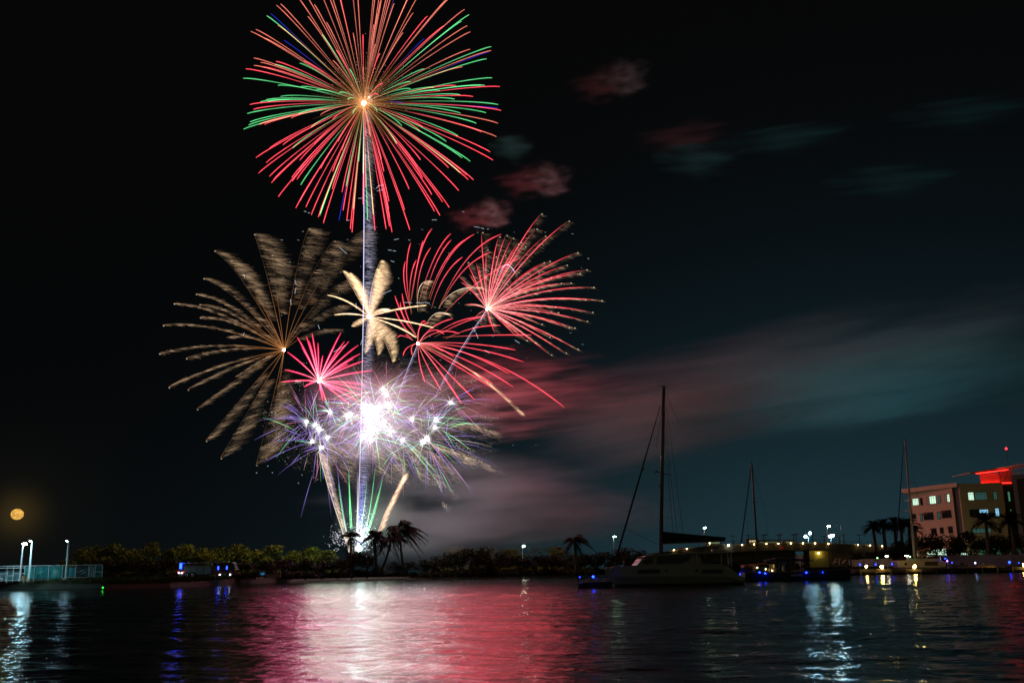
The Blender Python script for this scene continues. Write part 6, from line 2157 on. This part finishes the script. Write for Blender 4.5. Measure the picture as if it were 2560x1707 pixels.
for z0, z1, gl, bl, mu in ((ZB(258, 878), ZB(355, 990), W_LIT, 0, 4), (ZB(375, 868), ZB(412, 982), M_WDARK, 0, 1), (ZB(475, 846), ZB(618, 972), W_LIT, .32, 4), (ZB(642, 832), ZB(684, 950), W_DIM, 0, 1), (ZB(745, 815), ZB(826, 940), W_LIT, .5, 3),
                           (ZB(240, 1112), ZB(310, 1190), M_WDARK, 0, 2), (ZB(372, 1110), ZB(410, 1222), W_DIM, 0, 1), (ZB(430, 1092), ZB(576, 1208), M_WDARK, 0, 3), (ZB(633, 1078), ZB(677, 1195), W_DIM, 0, 1), (ZB(702, 1060), ZB(846, 1180), M_WDARK, 0, 3),
                           (ZB(540, 1325), ZB(620, 1420), M_WDARK, 0, 2), (ZB(672, 1312), ZB(728, 1410), M_WDARK, 0, 1), (ZB(800, 1298), ZB(866, 1405), M_WDARK, 0, 2)):
    window(z0, z1, c_l, nrm_l, gl, bl, mu, awn=.5 if gl is M_WDARK and mu > 1 else 0)
for z0, z1, gl, mu in ((ZB(1090, 782), ZB(1185, 910), W_LIT, 4), (ZB(1192, 782), ZB(1380, 905), W_DIM, 5), (ZB(1470, 772), ZB(1535, 900), W_DIM, 2), (ZB(1115, 1042), ZB(1255, 1160), M_WDARK, 2), (ZB(1262, 1040), ZB(1405, 1150), W_LITB, 4), (ZB(1500, 1022), ZB(1568, 1150), W_LITB, 2),
                       (ZB(1160, 1322), ZB(1440, 1405), W_DIM, 5), (ZB(1545, 1322), ZB(1600, 1402), M_WDARK, 1)):
    window(z0, z1, c_m3, nrm_m, gl, 0, mu)
for z0, z1, gl, mu in ((ZE(1745, 205), ZE(1875, 300), W_GRN, 4), (ZE(1905, 195), ZE(2050, 300), W_GRN, 4)):
    window(z0, z1, c_m3, nrm_m, gl, 0, mu)
for z0, z1, gl, mu in ((ZE(1060, 225), ZE(1330, 322), W_LIT, 9), (ZE(1500, 270), ZE(1620, 310), W_LIT, 4)):
    window(z0, z1, c_l, nrm_l, gl, 0, mu)
for z0, z1, gl, mu in ((ZE(2110, 165), ZE(2190, 300), W_GRN, 3), (ZE(2215, 165), ZE(2320, 300), W_DIM, 5)):
    window(z0, z1, g0, Vector((0, -1, 0)), gl, 0, mu)
for z0, z1, gl in ((ZB(1690, 770), ZB(1735, 925), W_GRN), (ZB(1715, 1035), ZB(1745, 1075), W_GRN)):
    window(z0, z1, g0, Vector((0, -1, 0)), gl, 0, 1)
# warm garden lamps between the street trees, lighting the facade
for i, (px, D_) in enumerate(((2330, 222), (2400, 222), (2440, 222), (2492, 222))):
    p = pz(px, D_, 2.2)
    t = empty('garden_lamp', pz(px, D_, ZG), 'warm garden lamp glinting between the street trees, %s from the left' % NTH[i], 'lamp', 'garden lamps before the building')
    MB().tube([pz(px, D_, ZG - .1), p], .05, 6).build('post', M_DARK, t)
    MB().ball(p + Vector((0, 0, .12)), .18).build('lens', emit('garden_lens', (1.0, .80, .38), 110), t, smooth=True)
